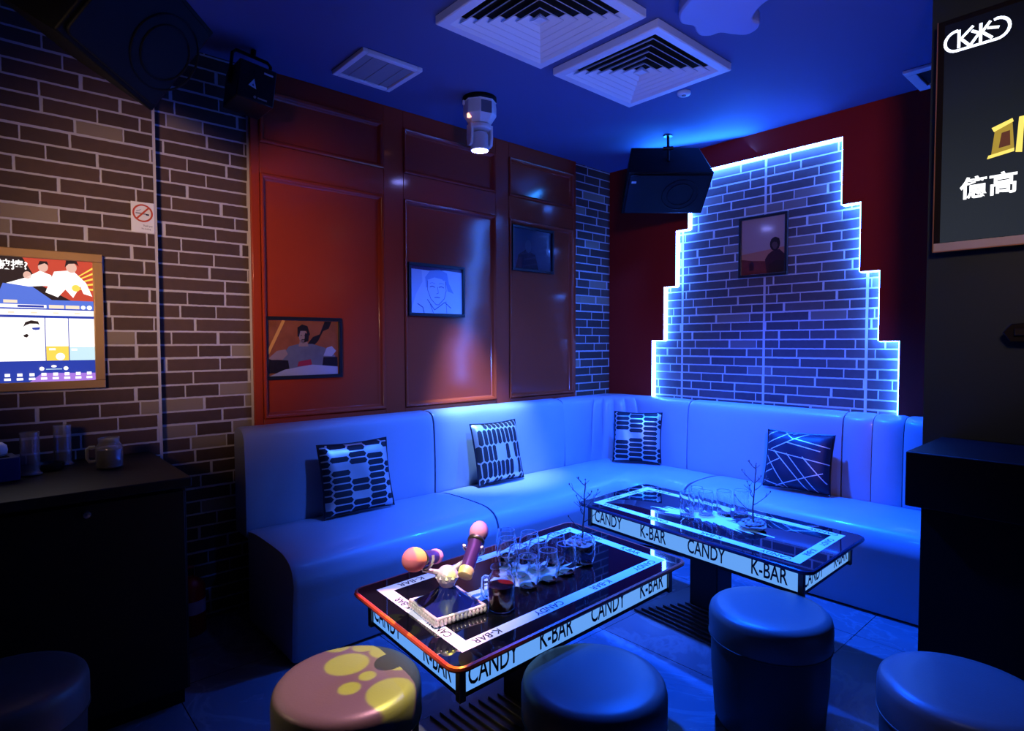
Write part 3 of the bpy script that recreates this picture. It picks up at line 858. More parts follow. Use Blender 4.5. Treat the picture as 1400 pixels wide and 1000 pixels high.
def draw_sketch(p, a, b):
    ms_ = [pm('sketch paper', (.62, .66, .74), .3), pm('sketch wash', (.30, .40, .62)), pm('sketch line', (.10, .14, .30)), pm('sketch light wash', (.46, .54, .70)), pm('sketch dark band', (.10, .03, .08))]
    L(p, rect_(a, b), 0, 0)
    L(p, [(-a, -b), (-.8*a, -b*.2), (-a*.55, b*.35), (-a*.6, b), (-a, b)], 1, 3)
    L(p, [(-a, b*.86), (-.3*a, b*.84), (.3*a, b*.90), (a, b*.86), (a, b), (-a, b)], 2, 4)
    L(p, [(-.42*a, b*.1), (-.45*a, .55*b), (-.25*a, .86*b), (.1*a, .92*b), (.4*a, .78*b), (.47*a, .35*b), (.66*a, -.1*b), (.42*a, .0), (.36*a, .3*b), (.2*a, .5*b), (-.1*a, .56*b), (-.32*a, .45*b), (-.36*a, .1*b)], 2, 1)
    L(p, [(-.35*a, .45*b), (.32*a, .45*b), (.36*a, .0), (.28*a, -.35*b), (.06*a, -.62*b), (-.04*a, -.62*b), (-.24*a, -.38*b), (-.37*a, .02*b)], 3, 0)
    face = [(-.36*a, .4*b), (-.37*a, .02*b), (-.24*a, -.38*b), (-.04*a, -.62*b), (.06*a, -.62*b), (.28*a, -.35*b), (.36*a, 0), (.34*a, .4*b)]
    stroke(p, face, .004, 4, 2)
    for sx in (-.18, .17):
        stroke(p, [((sx-.1)*a, .14*b), (sx*a, .18*b), ((sx+.1)*a, .13*b)], .005, 4, 2)
        stroke(p, [((sx-.1)*a, .29*b), (sx*a, .33*b), ((sx+.1)*a, .29*b)], .004, 4, 1)
    stroke(p, [(.02*a, .16*b), (.05*a, -.12*b), (-.03*a, -.15*b)], .003, 4, 2)
    stroke(p, [(-.1*a, -.31*b), (0, -.29*b), (.11*a, -.31*b)], .005, 4, 2)
    stroke(p, [(-.38*a, -.4*b), (-.1*a, -.85*b), (-.02*a, -.78*b), (.3*a, -.5*b), (.55*a, -.75*b)], .005, 4, 2)
    stroke(p, [(-.75*a, -.6*b), (-.55*a, -.75*b), (-.5*a, -b)], .006, 4, 2)
    stroke(p, [(-.3*a, -.5*b), (-.15*a, -.98*b)], .004, 4, 2); stroke(p, [(.35*a, -.45*b), (.38*a, -.98*b)], .003, 4, 2)
    return ms_
def draw_dark(p, a, b):
    ms_ = [mat('dark glossy print', (.05, .055, .09), .04, coat=1.0), mat('dark print shade', (.02, .02, .035), .05, coat=1.0), mat('dark print grey', (.08, .085, .12), .05, coat=1.0)]
    L(p, rect_(a, b), 0, 0)
    L(p, [(-.9*a, -b), (-.75*a, -.3*b), (-.35*a, 0), (.1*a, -.25*b), (.3*a, -b)], 1, 1)
    L(p, circ(-.25*a, .15*b, .03, 18, .045), 2, 2)
    return ms_
def draw_dusk(p, a, b):
    ms_ = [pm('dusk sky', (.42, .36, .34), .12), pm('dusk glow', (.46, .24, .16), .12), pm('dusk red ground', (.22, .06, .06), .15, noise=(30, .5)), pm('dusk figure', (.014, .009, .014), .3), pm('dusk skin', (.10, .07, .07), .3), pm('dusk maroon', (.035, .012, .022), .3)]
    L(p, rect_(a, b), 0, 0)
    L(p, [(-a, -.62*b), (a, -.62*b), (a, -.1*b), (-a, -.25*b)], 1, 1)
    L(p, [(-a, -b), (a, -b), (a, -.58*b), (.1*a, -.55*b), (-.5*a, -.5*b), (-a, -.42*b)], 2, 2)
    L(p, [(-.62*a, -.85*b), (-.64*a, -.62*b), (-.5*a, -.5*b), (-.4*a, -.62*b), (-.42*a, -.85*b)], 3, 5)
    L(p, [(.2*a, -b), (.1*a, -.5*b), (.25*a, -.32*b), (.42*a, -.22*b), (.75*a, -.18*b), (.97*a, -.35*b), (.97*a, -b)], 4, 5)
    L(p, [(.3*a, -b), (.25*a, -.7*b), (.6*a, -.55*b), (.97*a, -.6*b), (.97*a, -b)], 5, 3)
    L(p, circ(.55*a, .02*b, .034, 18, .045), 5, 3)
    L(p, [(.40*a, -.02*b), (.45*a, .1*b), (.62*a, .1*b), (.68*a, -.04*b), (.6*a, -.16*b), (.5*a, -.16*b)], 6, 4)
    L(p, [(.34*a, .0), (.38*a, .2*b), (.55*a, .27*b), (.74*a, .2*b), (.78*a, 0), (.68*a, .07*b), (.5*a, .1*b)], 7, 3)
    return ms_
yl = (0, 1, 0)
picture('framed photo of a dark haired person at a table on the orange red panel', (.003, -2.556, 1.306), yl, .422, .325, draw_still)
picture('framed pale line drawing of a face with closed eyes on the purple lit panel', (.003, -1.702, 1.657), yl, .422, .322, draw_sketch)
picture('small dark glossy framed picture reflecting the room beside the narrow brick strip', (.003, -.872, 1.992), yl, .408, .315, draw_dark)
picture('upright framed picture of a dusk scene hung on the glowing brick panel', (1.253, .047, 1.966), (1, 0, 0), .33, .405, draw_dusk)

# ------------------------------------------------------------------ no smoking sign
sg = thing('no_smoking_sign', 'small white no smoking sign with a red ring on the brick pier', 'sign', group=None)
sg.matrix_world = axes((.0505, -3.291, 1.886), (0, 1, 0), (0, 0, 1), (1, 0, 0))
MB().box(-.0445, .0445, -.066, .066, 0, .003).build('plate', M_sticker, sg, bevel=.001)
p = MB()
for k_ in range(40):
    a0, a1 = 2*PI*k_/40, 2*PI*(k_+1)/40
    p.flat([(.039*math.cos(a0), .018+.039*math.sin(a0)), (.039*math.cos(a1), .018+.039*math.sin(a1)), (.032*math.cos(a1), .018+.032*math.sin(a1)), (.032*math.cos(a0), .018+.032*math.sin(a0))], .0036)
p.flat([(-.027, -.006), (-.022, -.011), (.027, .042), (.022, .047)], .0040)
p.build('ring', M_ring, sg, sharp=180)
p = MB(); p.flat([(-.027, .014), (.012, .012), (.012, .018), (-.027, .020)], .0033)
p.flat([(-.024, .024), (-.010, .029), (-.005, .036), (-.013, .031), (-.025, .027)], .0033)
p.flat([(.012, .010), (.024, .009), (.024, .016), (.012, .017)], .0034, 1)
p.build('cigarette', [mat('pale grey print', (.25, .25, .27), .5), M_ink2], sg, sharp=180)
p = MB()
put_text(p, 'Thank you', (.018, -.037, .0034), (1, 0, 0), (0, 1, 0), .0105, .75); p.build('lettering', M_ink2, sg, sharp=180); p = MB(); put_text(p, 'No smoking', (.012, -.050, .0034), (1, 0, 0), (0, 1, 0), .0090, .72)
p.build('lettering', M_ink2, sg, sharp=180)

# ------------------------------------------------------------------ touch screen on the brick pier
sc = thing('wall_mounted_touch_screen', 'gold framed glowing karaoke song screen on the brick pier', 'screen')
W_, H_ = .62, .56
sc.matrix_world = axes((.0505, -3.447 - W_/2, 1.425), (0, 1, 0), (0, 0, 1), (1, 0, 0))
f = MB(); a, b, fw = W_/2, H_/2, .034
for q in ((-a, a, -b, -b+fw), (-a, a, b-fw, b), (-a, -a+fw, -b+fw, b-fw), (a-fw, a, -b+fw, b-fw)): f.box(q[0], q[1], q[2], q[3], .0, .030)
f.build('bezel', M_gold, sc, bevel=.003)
p = MB(); a2, b2 = a-fw, b-fw
gs = [glow('screen navy', (.03, .06, .45), .9), glow('screen white', (1, .97, .95), 1.25), glow('screen red', (.62, .07, .04), .9), glow('screen dark', (.03, .015, .02), .6), glow('screen yellow', (1, .72, .10), 1.0),
      glow('screen skin', (.85, .52, .42), .9), glow('screen violet', (.45, .22, .85), .9), glow('screen cyan', (.6, .85, .95), 1.0), glow('screen blue', (.10, .2, .8), .9), glow('screen peach', (1, .8, .6), 1.0)]
def LY(poly, i, m): p.flat(poly, .012 + .0003*i, m)
def RC(x0, x1, y0, y1, i, m): LY([(x0, y0), (x1, y0), (x1, y1), (x0, y1)], i, m)
p.box(-a2, a2, -b2, b2, .002, .012, 0)
tp = b2; bn = b2 - .163                                # banner
RC(-a2, a2, bn, tp, 1, 3); LY([(.05, tp), (a2, tp), (a2, bn), (.20, bn), (.10, bn+.06)], 2, 2)
LY([(-a2, bn), (-.12, bn), (-.02, bn+.07), (-.1, bn+.1), (-a2, bn+.09)], 2, 2)
for k_ in range(5): LY([(.16, bn+.05), (a2, bn+.045+.022*k_), (a2, bn+.053+.022*k_)], 3, 4)
def LYP(poly, i, m): LY([(min(x + .018, a2 - .001), y) for x, y in poly], i, m)
# people on the banner
LYP([(.10, bn+.03), (.13, bn+.115), (.19, bn+.125), (.235, bn+.075), (.255, bn+.02), (.225, bn+.03), (.215, bn+.06), (.19, bn+.012), (.165, bn+.045), (.14, bn+.012)], 4, 1)
LYP(circ(.187, bn+.135, .018, 16, .021), 5, 5); LYP([(.165, bn+.135), (.170, bn+.163), (.205, bn+.163), (.212, bn+.142), (.2, bn+.153), (.178, bn+.15)], 6, 3)
LYP([(-.02, bn+.06), (.04, bn+.085), (.085, bn+.115), (.12, bn+.1), (.13, bn+.055), (.09, bn+.055), (.05, bn+.05)], 5, 1)
LYP(circ(.095, bn+.130, .016, 16, .019), 6, 5); LYP([(.078, bn+.135), (.085, bn+.154), (.108, bn+.154), (.113, bn+.138), (.1, bn+.146)], 7, 3)
LYP(circ(.045, bn+.095, .013, 14, .015), 5, 5); LYP(circ(.20, bn+.052, .014, 14), 5, 4)
LYP([(-.05, bn), (-.03, bn+.06), (.06, bn+.05), (.12, bn)], 3, 8)
# bars and tiles
RC(-a2, a2, bn-.036, bn, 1, 8); RC(-a2, .120, bn-.034, bn-.021, 2, 1); RC(.03, .112, bn-.032, bn-.023, 3, 0)
RC(.128, .177, bn-.034, bn-.020, 2, 9); RC(.182, .228, bn-.034, bn-.020, 2, 9)
LY(circ(.241, bn-.027, .008, 14), 2, 1); LY(circ(.262, bn-.027, .009, 14), 2, 1); RC(-a2+.03, -a2+.1, bn-.016, bn-.003, 2, 9); RC(-.012, .03, bn-.016, bn-.004, 2, 9)
RC(-a2, a2, bn-.063, bn-.040, 2, 1); RC(-.06, -.04, bn-.058, bn-.046, 3, 4)
for q in (0.0, .07, .14, .21): RC(q, q+.02, bn-.056, bn-.049, 3, 9)
t0, t1 = bn-.073, bn-.245
RC(-a2, .112, t1, t0, 2, 1); RC(.115, .188, t1, t0, 2, 1); RC(.191, a2, t1, t0, 2, 1)
RC(.115, .188, t1, t1+.058, 3, 4); RC(.191, a2, t1, t1+.055, 3, 7); LY(circ(.160, t1+.016, .015, 14), 4, 1); RC(.124, .145, t1+.042, t1+.05, 4, 1); RC(.197, .216, t1+.040, t1+.048, 4, 1)
LY([(.045, t0-.037), (.052, t0-.018), (.07, t0-.010), (.092, t0-.014), (.096, t0-.028), (.088, t0-.024), (.066, t0-.024), (.054, t0-.030)], 3, 3)
LY([(.072, t0-.040), (.098, t0-.037), (.096, t0-.047), (.084, t0-.049), (.074, t0-.047)], 3, 0); LY([(.044, t0-.070), (.056, t0-.064), (.062, t0-.070), (.056, t0-.079), (.048, t0-.077)], 3, 3)
LY([(.06, -b2), (.12, -b2), (.2, -b2), (a2, -b2), (a2, -b2+.03), (.1, -b2+.035)], 2, 6)
LY(circ(.099, -b2+.052, .008, 14), 3, 1); LY(circ(.177, -b2+.052, .008, 14), 3, 1); LY(circ(.138, -b2+.061, .009, 14, .005), 3, 1); RC(.112, .164, -b2+.048, -b2+.051, 3, 7)
for k_ in range(14):
    q = -.2325 + k_*.0375
    RC(q-.008, q+.008, -b2+.023, -b2+.035, 3, 1); RC(q-.010, q+.010, -b2+.008, -b2+.017, 3, 1)
p.build('display', gs, sc, sharp=180)
p = MB(); put_text(p, '又被捧?', (.0, tp-.030, .0148), (1, 0, 0), (0, 1, 0), .040, .95, bold=.02)
RC_ = MB()
p.build('lettering', gs[1], sc, sharp=180)

# ------------------------------------------------------------------ television on the partition
tv = thing('wall_tv', 'large dark tv with a glowing white emblem hung on the partition', 'television')
TW, TH = 1.45, .86
tv.matrix_world = axes((2.468 + TW/2, -1.075, 1.668 + TH/2), (1, 0, 0), (0, 0, 1), (0, -1, 0))
MB().box(-TW/2, TW/2, -TH/2, TH/2, 0, .045).build('housing', M_black, tv, bevel=.004)
p = MB(); a, b = TW/2, TH/2
p.flat([(-a+.004, -b+.004), (a-.004, -b+.004), (a-.004, -b+.034), (-a+.004, -b+.034)], .0462, 0)
p.flat([(-a, -b), (a, -b), (a, -b+.004), (-a, -b+.004)], .0465, 1); p.flat([(-a, -b), (-a+.004, -b), (-a+.004, b), (-a, b)], .0465, 1)
p.build('bezel', [mat('pale bezel sheen', (.75, .75, .72), .3, metal=.1, noise=(3, .6)), mat('copper edge line', (.45, .26, .14), .3, metal=.6)], tv, sharp=180)  # bezel's reflected brightness put into a pale base colour
mscr = mat('dark screen gradient', (.006, .007, .009), .05); nt = mscr.node_tree; bs = nt.nodes['Principled BSDF']
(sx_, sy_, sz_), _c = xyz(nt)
g_ = (sy_ * -1 + .12).smooth(-.35, .55) * (sx_ * -1 + .2).smooth(-.6, .9)  # brighter towards the lower left
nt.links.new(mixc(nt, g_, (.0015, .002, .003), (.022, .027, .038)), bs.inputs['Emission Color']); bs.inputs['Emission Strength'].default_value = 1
sr = MB().flat([(-a+.024, -b+.035), (a-.024, -b+.035), (a-.024, b-.02), (-a+.024, b-.02)], .0463).build('screen', mscr, tv)
p = MB()
zz = .0470
cx0, cy0, ch_ = 2.588 - (2.468 + a), 2.440 - (1.668 + b), .036
def st_(pts, wd=.0095): 
    for (x0, y0), (x1, y1) in zip(pts[:-1], pts[1:]):
        L_ = math.hypot(x1-x0, y1-y0) or 1; nx, ny = -(y1-y0)/L_*wd/2, (x1-x0)/L_*wd/2; ex, ey = (x1-x0)/L_*wd*.3, (y1-y0)/L_*wd*.3
        p.flat([(cx0+x0+nx-ex, cy0+y0+ny-ey), (cx0+x0-nx-ex, cy0+y0-ny-ey), (cx0+x1-nx+ex, cy0+y1-ny+ey), (cx0+x1+nx+ex, cy0+y1+ny+ey)], zz)
lw = .058
st_([(-lw-.002, ch_*.95)] + [(-lw + ch_*math.cos(an), ch_*math.sin(an)) for an in [PI/2 + PI*k_/12 for k_ in range(13)]] + [(-lw, -ch_), (lw, -ch_)] + [(lw + ch_*math.cos(an), ch_*math.sin(an)) for an in [-PI/2 + PI*k_/12 for k_ in range(13)]] + [(lw-.006, ch_*.95)])
st_([(-.052, -ch_*.7), (-.052, ch_*.95)]); st_([(-.012, ch_*.95), (-.046, .003), (-.018, -ch_*.9)])
st_([(.012, -ch_*.75), (.012, ch_*.95)]); st_([(-.012, ch_*.5), (.008, .004), (-.014, -ch_*.7)]); st_([(.038, ch_*.9), (.016, .004), (.044, -ch_*.7)]); st_([(.034, .012), (.062, .004)])
p.build('emblem', glow('emblem white', (.78, .85, 1), 2.2), tv, sharp=180)
p = MB(); put_text(p, '億高', (2.632 - (2.468+a), 1.893 - (1.668+b), .0470), (1, 0, 0), (0, 1, 0), .080, 1.02, bold=.022)
p.build('lettering', glow('letter white', (.95, .97, 1), 1.9), tv, sharp=180)
p = MB(); ox, oy = 2.682 - (2.468+a), 2.045 - (1.668+b)
for q, m_ in (([(-.06, -.07), (-.045, .06), (.02, .075), (.03, -.055)], 0), ([(.035, -.065), (.045, .085), (.065, .085), (.06, -.07)], 1), ([(-.075, -.075), (-.07, -.06), (.03, -.045), (.03, -.06)], 1), ([(-.05, .04), (-.06, .06), (.02, .085), (.025, .07)], 1), ([(-.03, -.035), (-.02, .03), (.012, .035), (.015, -.03)], 2), ([(.075, -.06), (.08, .08), (.15, .085), (.15, -.06)], 0)):
    p.flat([(ox+x*.72, oy+y*.8) for x, y in q], .0470 + .0003*(m_ + 1), m_)
p.build('gold_figure', [glow('gold dim', (.55, .38, .05), .7), glow('gold bright', (1, .78, .15), 1.1), glow('gold shade', (.16, .05, .03), .6)], tv, sharp=180)

# small black box on the partition
bx = thing('wall_mounted_box', 'small black box with a pointed side on the dark partition below the tv', 'box', (2.72, -1.062, 1.362))
MB().prism([(-.035, 0), (-.012, -.035), (.08, -.035), (.08, .035), (-.012, .03)], 0, .06, M=Matrix.Rotation(PI/2, 4, 'X')).build('case', M_black, bx, bevel=.003)
MB().box(.0, .05, -.075, -.0605, -.012, .012).build('button', M_blkmetal, bx, bevel=.002)

# console at the end of the sofa
cs = thing('bar_console', 'black console with a thick overhanging top before the partition', 'console', (0, 0, 0))
MB().box(2.50, 4.2, -1.52, -1.066, .775, .96).build('top', M_black, cs, bevel=.004)
MB().box(2.535, 4.2, -1.47, -1.068, .06, .773).build('body', M_black, cs, bevel=.003)
MB().box(2.56, 4.2, -1.43, -1.07, .001, .058).build('plinth', M_black, cs)

# ------------------------------------------------------------------ dark cabinet at the brick pier
cb = thing('sideboard', 'long black brown sideboard with a small round knob under the song screen', 'cabinet', (0, 0, 0))
MB().box(.056, .745, -4.75, -3.285, .815, .85).build('top', M_wood, cb, bevel=.004)
MB().box(.06, .70, -4.73, -3.295, .06, .813).build('carcass', M_wood, cb, bevel=.003)
for y0, y1 in ((-3.89, -3.305), (-4.48, -3.90)):
    dr = MB().box(.703, .722, y0, y1, .075, .80).build('door', M_wood, cb, bevel=.003)
    yk = (y0 + y1)/2
    MB().lathe([(.001, .022), (.010, .021), (.0135, .015), (.012, .009), (.006, .006), (.006, 0)][::-1], 18, (.722, yk, .77), M=Matrix.Rotation(PI/2, 4, 'Y'), caps=False).build('knob', mat('steel knob', (.6, .58, .56), .25, metal=.9), dr, sharp=50)
MB().box(.08, .68, -4.70, -3.31, .001, .058).build('plinth', M_black, cb)
# things on it
tl = [(.001, .0005), (.034, .0005), (.036, .004), (.028, .012), (.027, .02)] + [(.028 + .002*(i % 2), .02 + .012*i) for i in range(1, 11)] + [(.030, .155), (.0295, .157)]
tg = glass_mesh(tl, .0028, 26)
M_ribglass = mat('ribbed crystal', (.95, .96, 1), .05, trans=.85, ior=1.5)
tb = thing('tall_tumbler', 'tall ribbed tumbler beside the blue carton on the black sideboard', 'glass', (.315, -3.716, .8515), 0, 'tall tumblers on the sideboard'); tg.build('bowl', M_ribglass, tb, sharp=40)
dup(tb, (.165, -3.608, .8515), .4, 'tall ribbed tumbler nearer the brick wall on the black sideboard')
at = thing('glass_ashtray', 'low dark glass ashtray between the two tall tumblers', 'ashtray', (.245, -3.655, .8515))
MB().lathe([(.001, .0), (.040, .0), (.045, .006), (.046, .026), (.040, .026), (.036, .010), (.001, .009)], 26, caps=False).build('bowl', mat('smoked glass', (.02, .03, .05), .08), at, sharp=50)
jg = thing('jar_mug', 'dark jar mug with a pale handle alone on the black sideboard', 'jar', (.352, -3.479, .8515), math.radians(-105))
glass_mesh([(r_*1.05, z_*.85) for r_, z_ in jp], .0025).build('glass_body', M_ribglass, jg, sharp=50)
MB().lathe([(.001, .007), (.039, .007), (.042, .012), (.042, .072), (.001, .073)], 28, caps=False).build('drink', mat('dark drink', (.008, .006, .008), .3), jg, sharp=50)
MB().tube([(.045, 0, .082), (.062, 0, .083), (.071, 0, .075), (.071, 0, .04), (.064, 0, .027), (.045, 0, .027)], .006, 8).build('handle', M_grille, jg, sharp=70)
bb = thing('blue_carton', 'small dark blue carton on the black sideboard', 'carton', (.345, -3.815, .8515), .15)
MB().box(-.06, .06, -.06, .06, 0, .082).build('carton', M_bluebox, bb, bevel=.003)
MB().box(-.035, .035, -.035, .035, .0822, .0835).build('opening', M_black, bb)
wc = thing('white_cup', 'rounded white cup resting on the blue carton', 'cup', (.340, -3.81, .9358))
MB().lathe([(.001, 0), (.024, 0), (.030, .006), (.033, .02), (.030, .036), (.018, .047), (.001, .05)], 26, caps=False).build('cup_body', M_white, wc, sharp=60)
MB().lathe([(.026, .004), (.0318, .005), (.0325, .008), (.027, .009)], 26, caps=False).build('foot_band', M_grille, wc, sharp=60)

# fire extinguisher
fe = thing('fire_extinguisher', 'red fire extinguisher with a pale label on the floor by the brick recess', 'extinguisher', (.105, -3.150, .0))
MB().lathe([(.058, .0005), (.062, .006), (.062, .21), (.055, .235), (.035, .25), (.018, .258), (.016, .27)], 30).build('cylinder', M_extred, fe, sharp=50)
MB().lathe([(.0625, .10), (.0627, .10), (.0627, .16), (.0625, .16)], 30, caps=False).build('label_band', mat('pale label', (.45, .42, .55), .5), fe)
MB().lathe([(.017, .27), (.017, .295), (.008, .30)], 16).build('valve', M_blkmetal, fe)
MB().box(-.012, .012, -.08, .015, .30, .312).build('lever', M_extred, fe, bevel=.002)

# ------------------------------------------------------------------ ceiling things
def diffuser(label, cx, cy, half, first=None):
    o = thing('ceiling_vent', label, 'vent', (cx, cy, CE), 0, 'square ceiling air diffusers')
    h = half; hi = h - .042
    MB().add([(-h, -h, -.002), (h, -h, -.002), (h, h, -.002), (-h, h, -.002)], [(0, 1, 2, 3)]).build('void_shade', M_gap, o)  # flat black sheet painted as the shade behind the louvres
    f = MB(); z0, z1 = -.040, -.003
    f.add([(sx*h, sy*h, z1) for sx, sy in ((-1, -1), (1, -1), (1, 1), (-1, 1))] + [(sx*h, sy*h, z0+.004) for sx, sy in ((-1, -1), (1, -1), (1, 1), (-1, 1))]
          + [(sx*(h-.004), sy*(h-.004), z0) for sx, sy in ((-1, -1), (1, -1), (1, 1), (-1, 1))] + [(sx*hi, sy*hi, z0) for sx, sy in ((-1, -1), (1, -1), (1, 1), (-1, 1))]
          + [(sx*(hi-.03), sy*(hi-.03), z1-.004) for sx, sy in ((-1, -1), (1, -1), (1, 1), (-1, 1))],
          [(i*4+q, i*4+(q+1) % 4, (i+1)*4+(q+1) % 4, (i+1)*4+q) for i in range(4) for q in range(4)])
    f.build('frame', M_vent, o, sharp=20)
    n_ = 6; pitch_ = hi/(n_ + .4)
    lv_ = MB()
    for i in range(1, n_ + 1):
        r_ = hi - i*pitch_ + .012; ri = max(r_ - pitch_*.86, .003)
        ring = [[(sx*q, sy*q, z) for sx, sy in ((-1, -1), (1, -1), (1, 1), (-1, 1))] for q, z in ((r_, z0 + .001), (r_, z0 + .0035), (ri + .001, z1 - .006), (ri, z1 - .009), (r_ - .003, z0 + .001))]
        vs = sum(ring, [])
        lv_.add(vs, [(k_*4+q, k_*4+(q+1) % 4, (k_+1)*4+(q+1) % 4, (k_+1)*4+q) for k_ in range(4) for q in range(4)])
    lv_.add([(-.02, -.02, z0 + .004), (.02, -.02, z0 + .004), (.02, .02, z0 + .004), (-.02, .02, z0 + .004), (0, 0, z1 - .006)], [(0, 1, 2, 3), (0, 1, 4), (1, 2, 4), (2, 3, 4), (3, 0, 4)])
    lv_.build('louvres', M_vent, o, sharp=20)
    return o
diffuser('large square white ceiling diffuser cut by the top of the photo', 1.305, -2.075, .308)
diffuser('large square white ceiling diffuser in front of the cloud shaped lamp', 1.298, -1.365, .308)
ex = thing('ceiling_vent', 'small square exhaust grille with a grey mesh above the red panelling', 'vent', (.397, -2.322, CE), 0)
f = MB(); h = .163
for q in ((-h, h, -h, -h+.028), (-h, h, h-.028, h), (-h, -h+.028, -h+.028, h-.028), (h-.028, h, -h+.028, h-.028)): f.box(q[0], q[1], q[2], q[3], -.022, -.001)
f.build('frame', M_vent, ex, bevel=.004)
f = MB(); f.box(-h+.028, h-.028, -h+.028, h-.028, -.012, -.002)
for k_ in range(3): f.box(-h+.028, h-.028, -.085+.085*k_-.003, -.085+.085*k_+.003, -.0145, -.011)
f.build('mesh_grille', M_grille, ex)
e2 = thing('ceiling_vent', 'small square white ceiling vent half hidden by the tv at the dark red wall', 'vent', (2.29, -.165, CE), 0)
f = MB(); h = .155
for q in ((-h, h, -h, -h+.05), (-h, h, h-.05, h), (-h, -h+.05, -h+.05, h-.05), (h-.05, h, -h+.05, h-.05)): f.box(q[0], q[1], q[2], q[3], -.018, -.001)
f.build('frame', M_vent, e2, bevel=.004)
MB().box(-h+.05, h-.05, -h+.05, h-.05, -.006, -.001).build('core', M_dark, e2)

cl = thing('ceiling_cloud_lamp', 'cloud shaped flat ceiling lamp, unlit and tinted blue', 'lamp', (0, 0, 0))
pts = [(1.86, -1.845), (1.80, -1.805), (1.765, -1.765), (1.748, -1.715), (1.768, -1.668), (1.752, -1.62), (1.748, -1.575), (1.775, -1.545), (1.815, -1.535), (1.842, -1.485), (1.878, -1.440), (1.925, -1.448), (1.955, -1.485), (1.952, -1.535), (2.0, -1.59), (2.06, -1.62), (2.13, -1.62), (2.19, -1.68), (2.19, -1.76), (2.22, -1.84), (2.19, -1.92), (2.12, -1.95), (2.06, -2.0), (1.98, -1.98), (1.93, -1.92)]
cp = smooth_closed(pts, 4)
MB().prism(cp, 2.60, 2.655).build('diffuser', mat('frosted acrylic', (.24, .30, .62), .5), cl, bevel=.008)
cxm, cym = sum(q[0] for q in cp)/len(cp), sum(q[1] for q in cp)/len(cp)
MB().prism([(cxm+(x-cxm)*.86, cym+(y-cym)*.86) for x, y in cp], 2.656, 2.699).build('back_plate', M_black, cl)
sm = thing('ceiling_smoke_detector', 'small round white disc on the ceiling beside the speaker', 'detector', (1.261, -.927, CE))
MB().lathe([(.036, -.001), (.036, -.012), (.030, -.018), (.001, -.018)], 28, caps=False).build('disc', M_white, sm, sharp=50)
MB().lathe([(.012, -.0175), (.012, -.021), (.001, -.021)], 16, caps=False).build('sensor', M_grille, sm)

# moving head light
mh = thing('ceiling_moving_light', 'white moving head stage light hanging from the ceiling', 'stage light', (.455, -1.712, CE), math.radians(-14))
MB().lathe([(.095, -.001), (.095, -.018), (.088, -.024)], 36).build('mount_ring', M_black, mh)
oc = []
for (rr, z_) in ((.090, -.026), (.094, -.055), (.094, -.10), (.066, -.142), (.060, -.148)):
    oc.append([(rr*math.cos(PI/8 + PI/4*i), rr*math.sin(PI/8 + PI/4*i), z_) for i in range(8)])
q = MB(); sweep(q, oc); q.build('base_housing', M_white, mh, sharp=25, bevel=.004)
MB().box(.0875, .0885, -.032, .032, -.105, -.04).build('vent_grille', mat('slate mesh', (.12, .13, .18), .6), mh)
MB().box(.016, .036, -.086, -.066, -.126, -.104).build('display', M_reddot, mh, bevel=.002)
yk = MB()
for s_ in (-1, 1): yk.prism([(-.030, -.150), (.030, -.150), (.033, -.22), (.026, -.262), (0, -.27), (-.026, -.262), (-.033, -.22)], s_*.052, s_*.068, M=Matrix.Rotation(PI/2, 4, 'X'))
yk.lathe([(.062, -.150), (.066, -.156), (.066, -.172), (.060, -.178)], 28)
yk.build('yoke', M_white, mh, bevel=.004, sharp=40)
MB().lathe([(.030, -.188), (.042, -.194), (.047, -.205), (.047, -.262), (.052, -.268), (.052, -.288), (.046, -.290)], 30).build('head', M_white, mh, sharp=40)
MB().lathe([(.001, -.2915), (.044, -.2915), (.046, -.2905)], 30, caps=False).build('lens', M_lens, mh)
MB().lathe([(.002, -.026), (.007, -.03), (.007, -.05), (.002, -.054)], 10, (.0, -.098, 0)).build('safety_clip', M_white, mh)

# laser projector
lp = thing('ceiling_laser_light', 'black laser projector with a triangle warning sticker in a bracket beside the red panelling', 'laser projector', group=None)
lp.matrix_world = axes((.30, -2.875, 2.505), (0, .993, -.118), (0, .118, .993), (1, 0, 0))
MB().box(-.082, .082, -.085, .085, -.20, 0).build('case', M_blkmetal, lp, bevel=.006)
p = MB(); p.flat([(-.036, -.022), (-.001, -.030), (-.014, .014)], .0015); p.build('warning_sticker', M_sticker, lp)
p = MB(); p.flat([(-.021, -.018), (-.012, -.02), (-.0165, -.009)], .0022); p.build('sticker_mark', M_ink2, lp)
p = MB(); p.box(.026, .066, .052, .060, 0, .002); p.build('name_plate', M_sticker, lp)
p = MB(); p.lathe([(.001, .003), (.006, .003), (.006, 0)], 12, (-.004, -.066, 0), caps=False); p.box(.008, .05, -.069, -.062, 0, .001); p.build('lens_row', M_grille, lp)
MB().lathe([(.004, .0), (.004, .004), (.002, .004)], 12, (-.018, .045, 0)).build('aperture', M_gap, lp)
br = MB().tube([(-.090, .0, -.10), (-.090, .14, -.10), (-.076, .158, -.10), (.066, .158, -.10), (.082, .145, -.10), (.088, .0, -.10)], .008, 8)
br.tube([(0, .158, -.10), (.0, .19, -.10)], .012, 8)
br.build('bracket', M_black, lp, sharp=60)

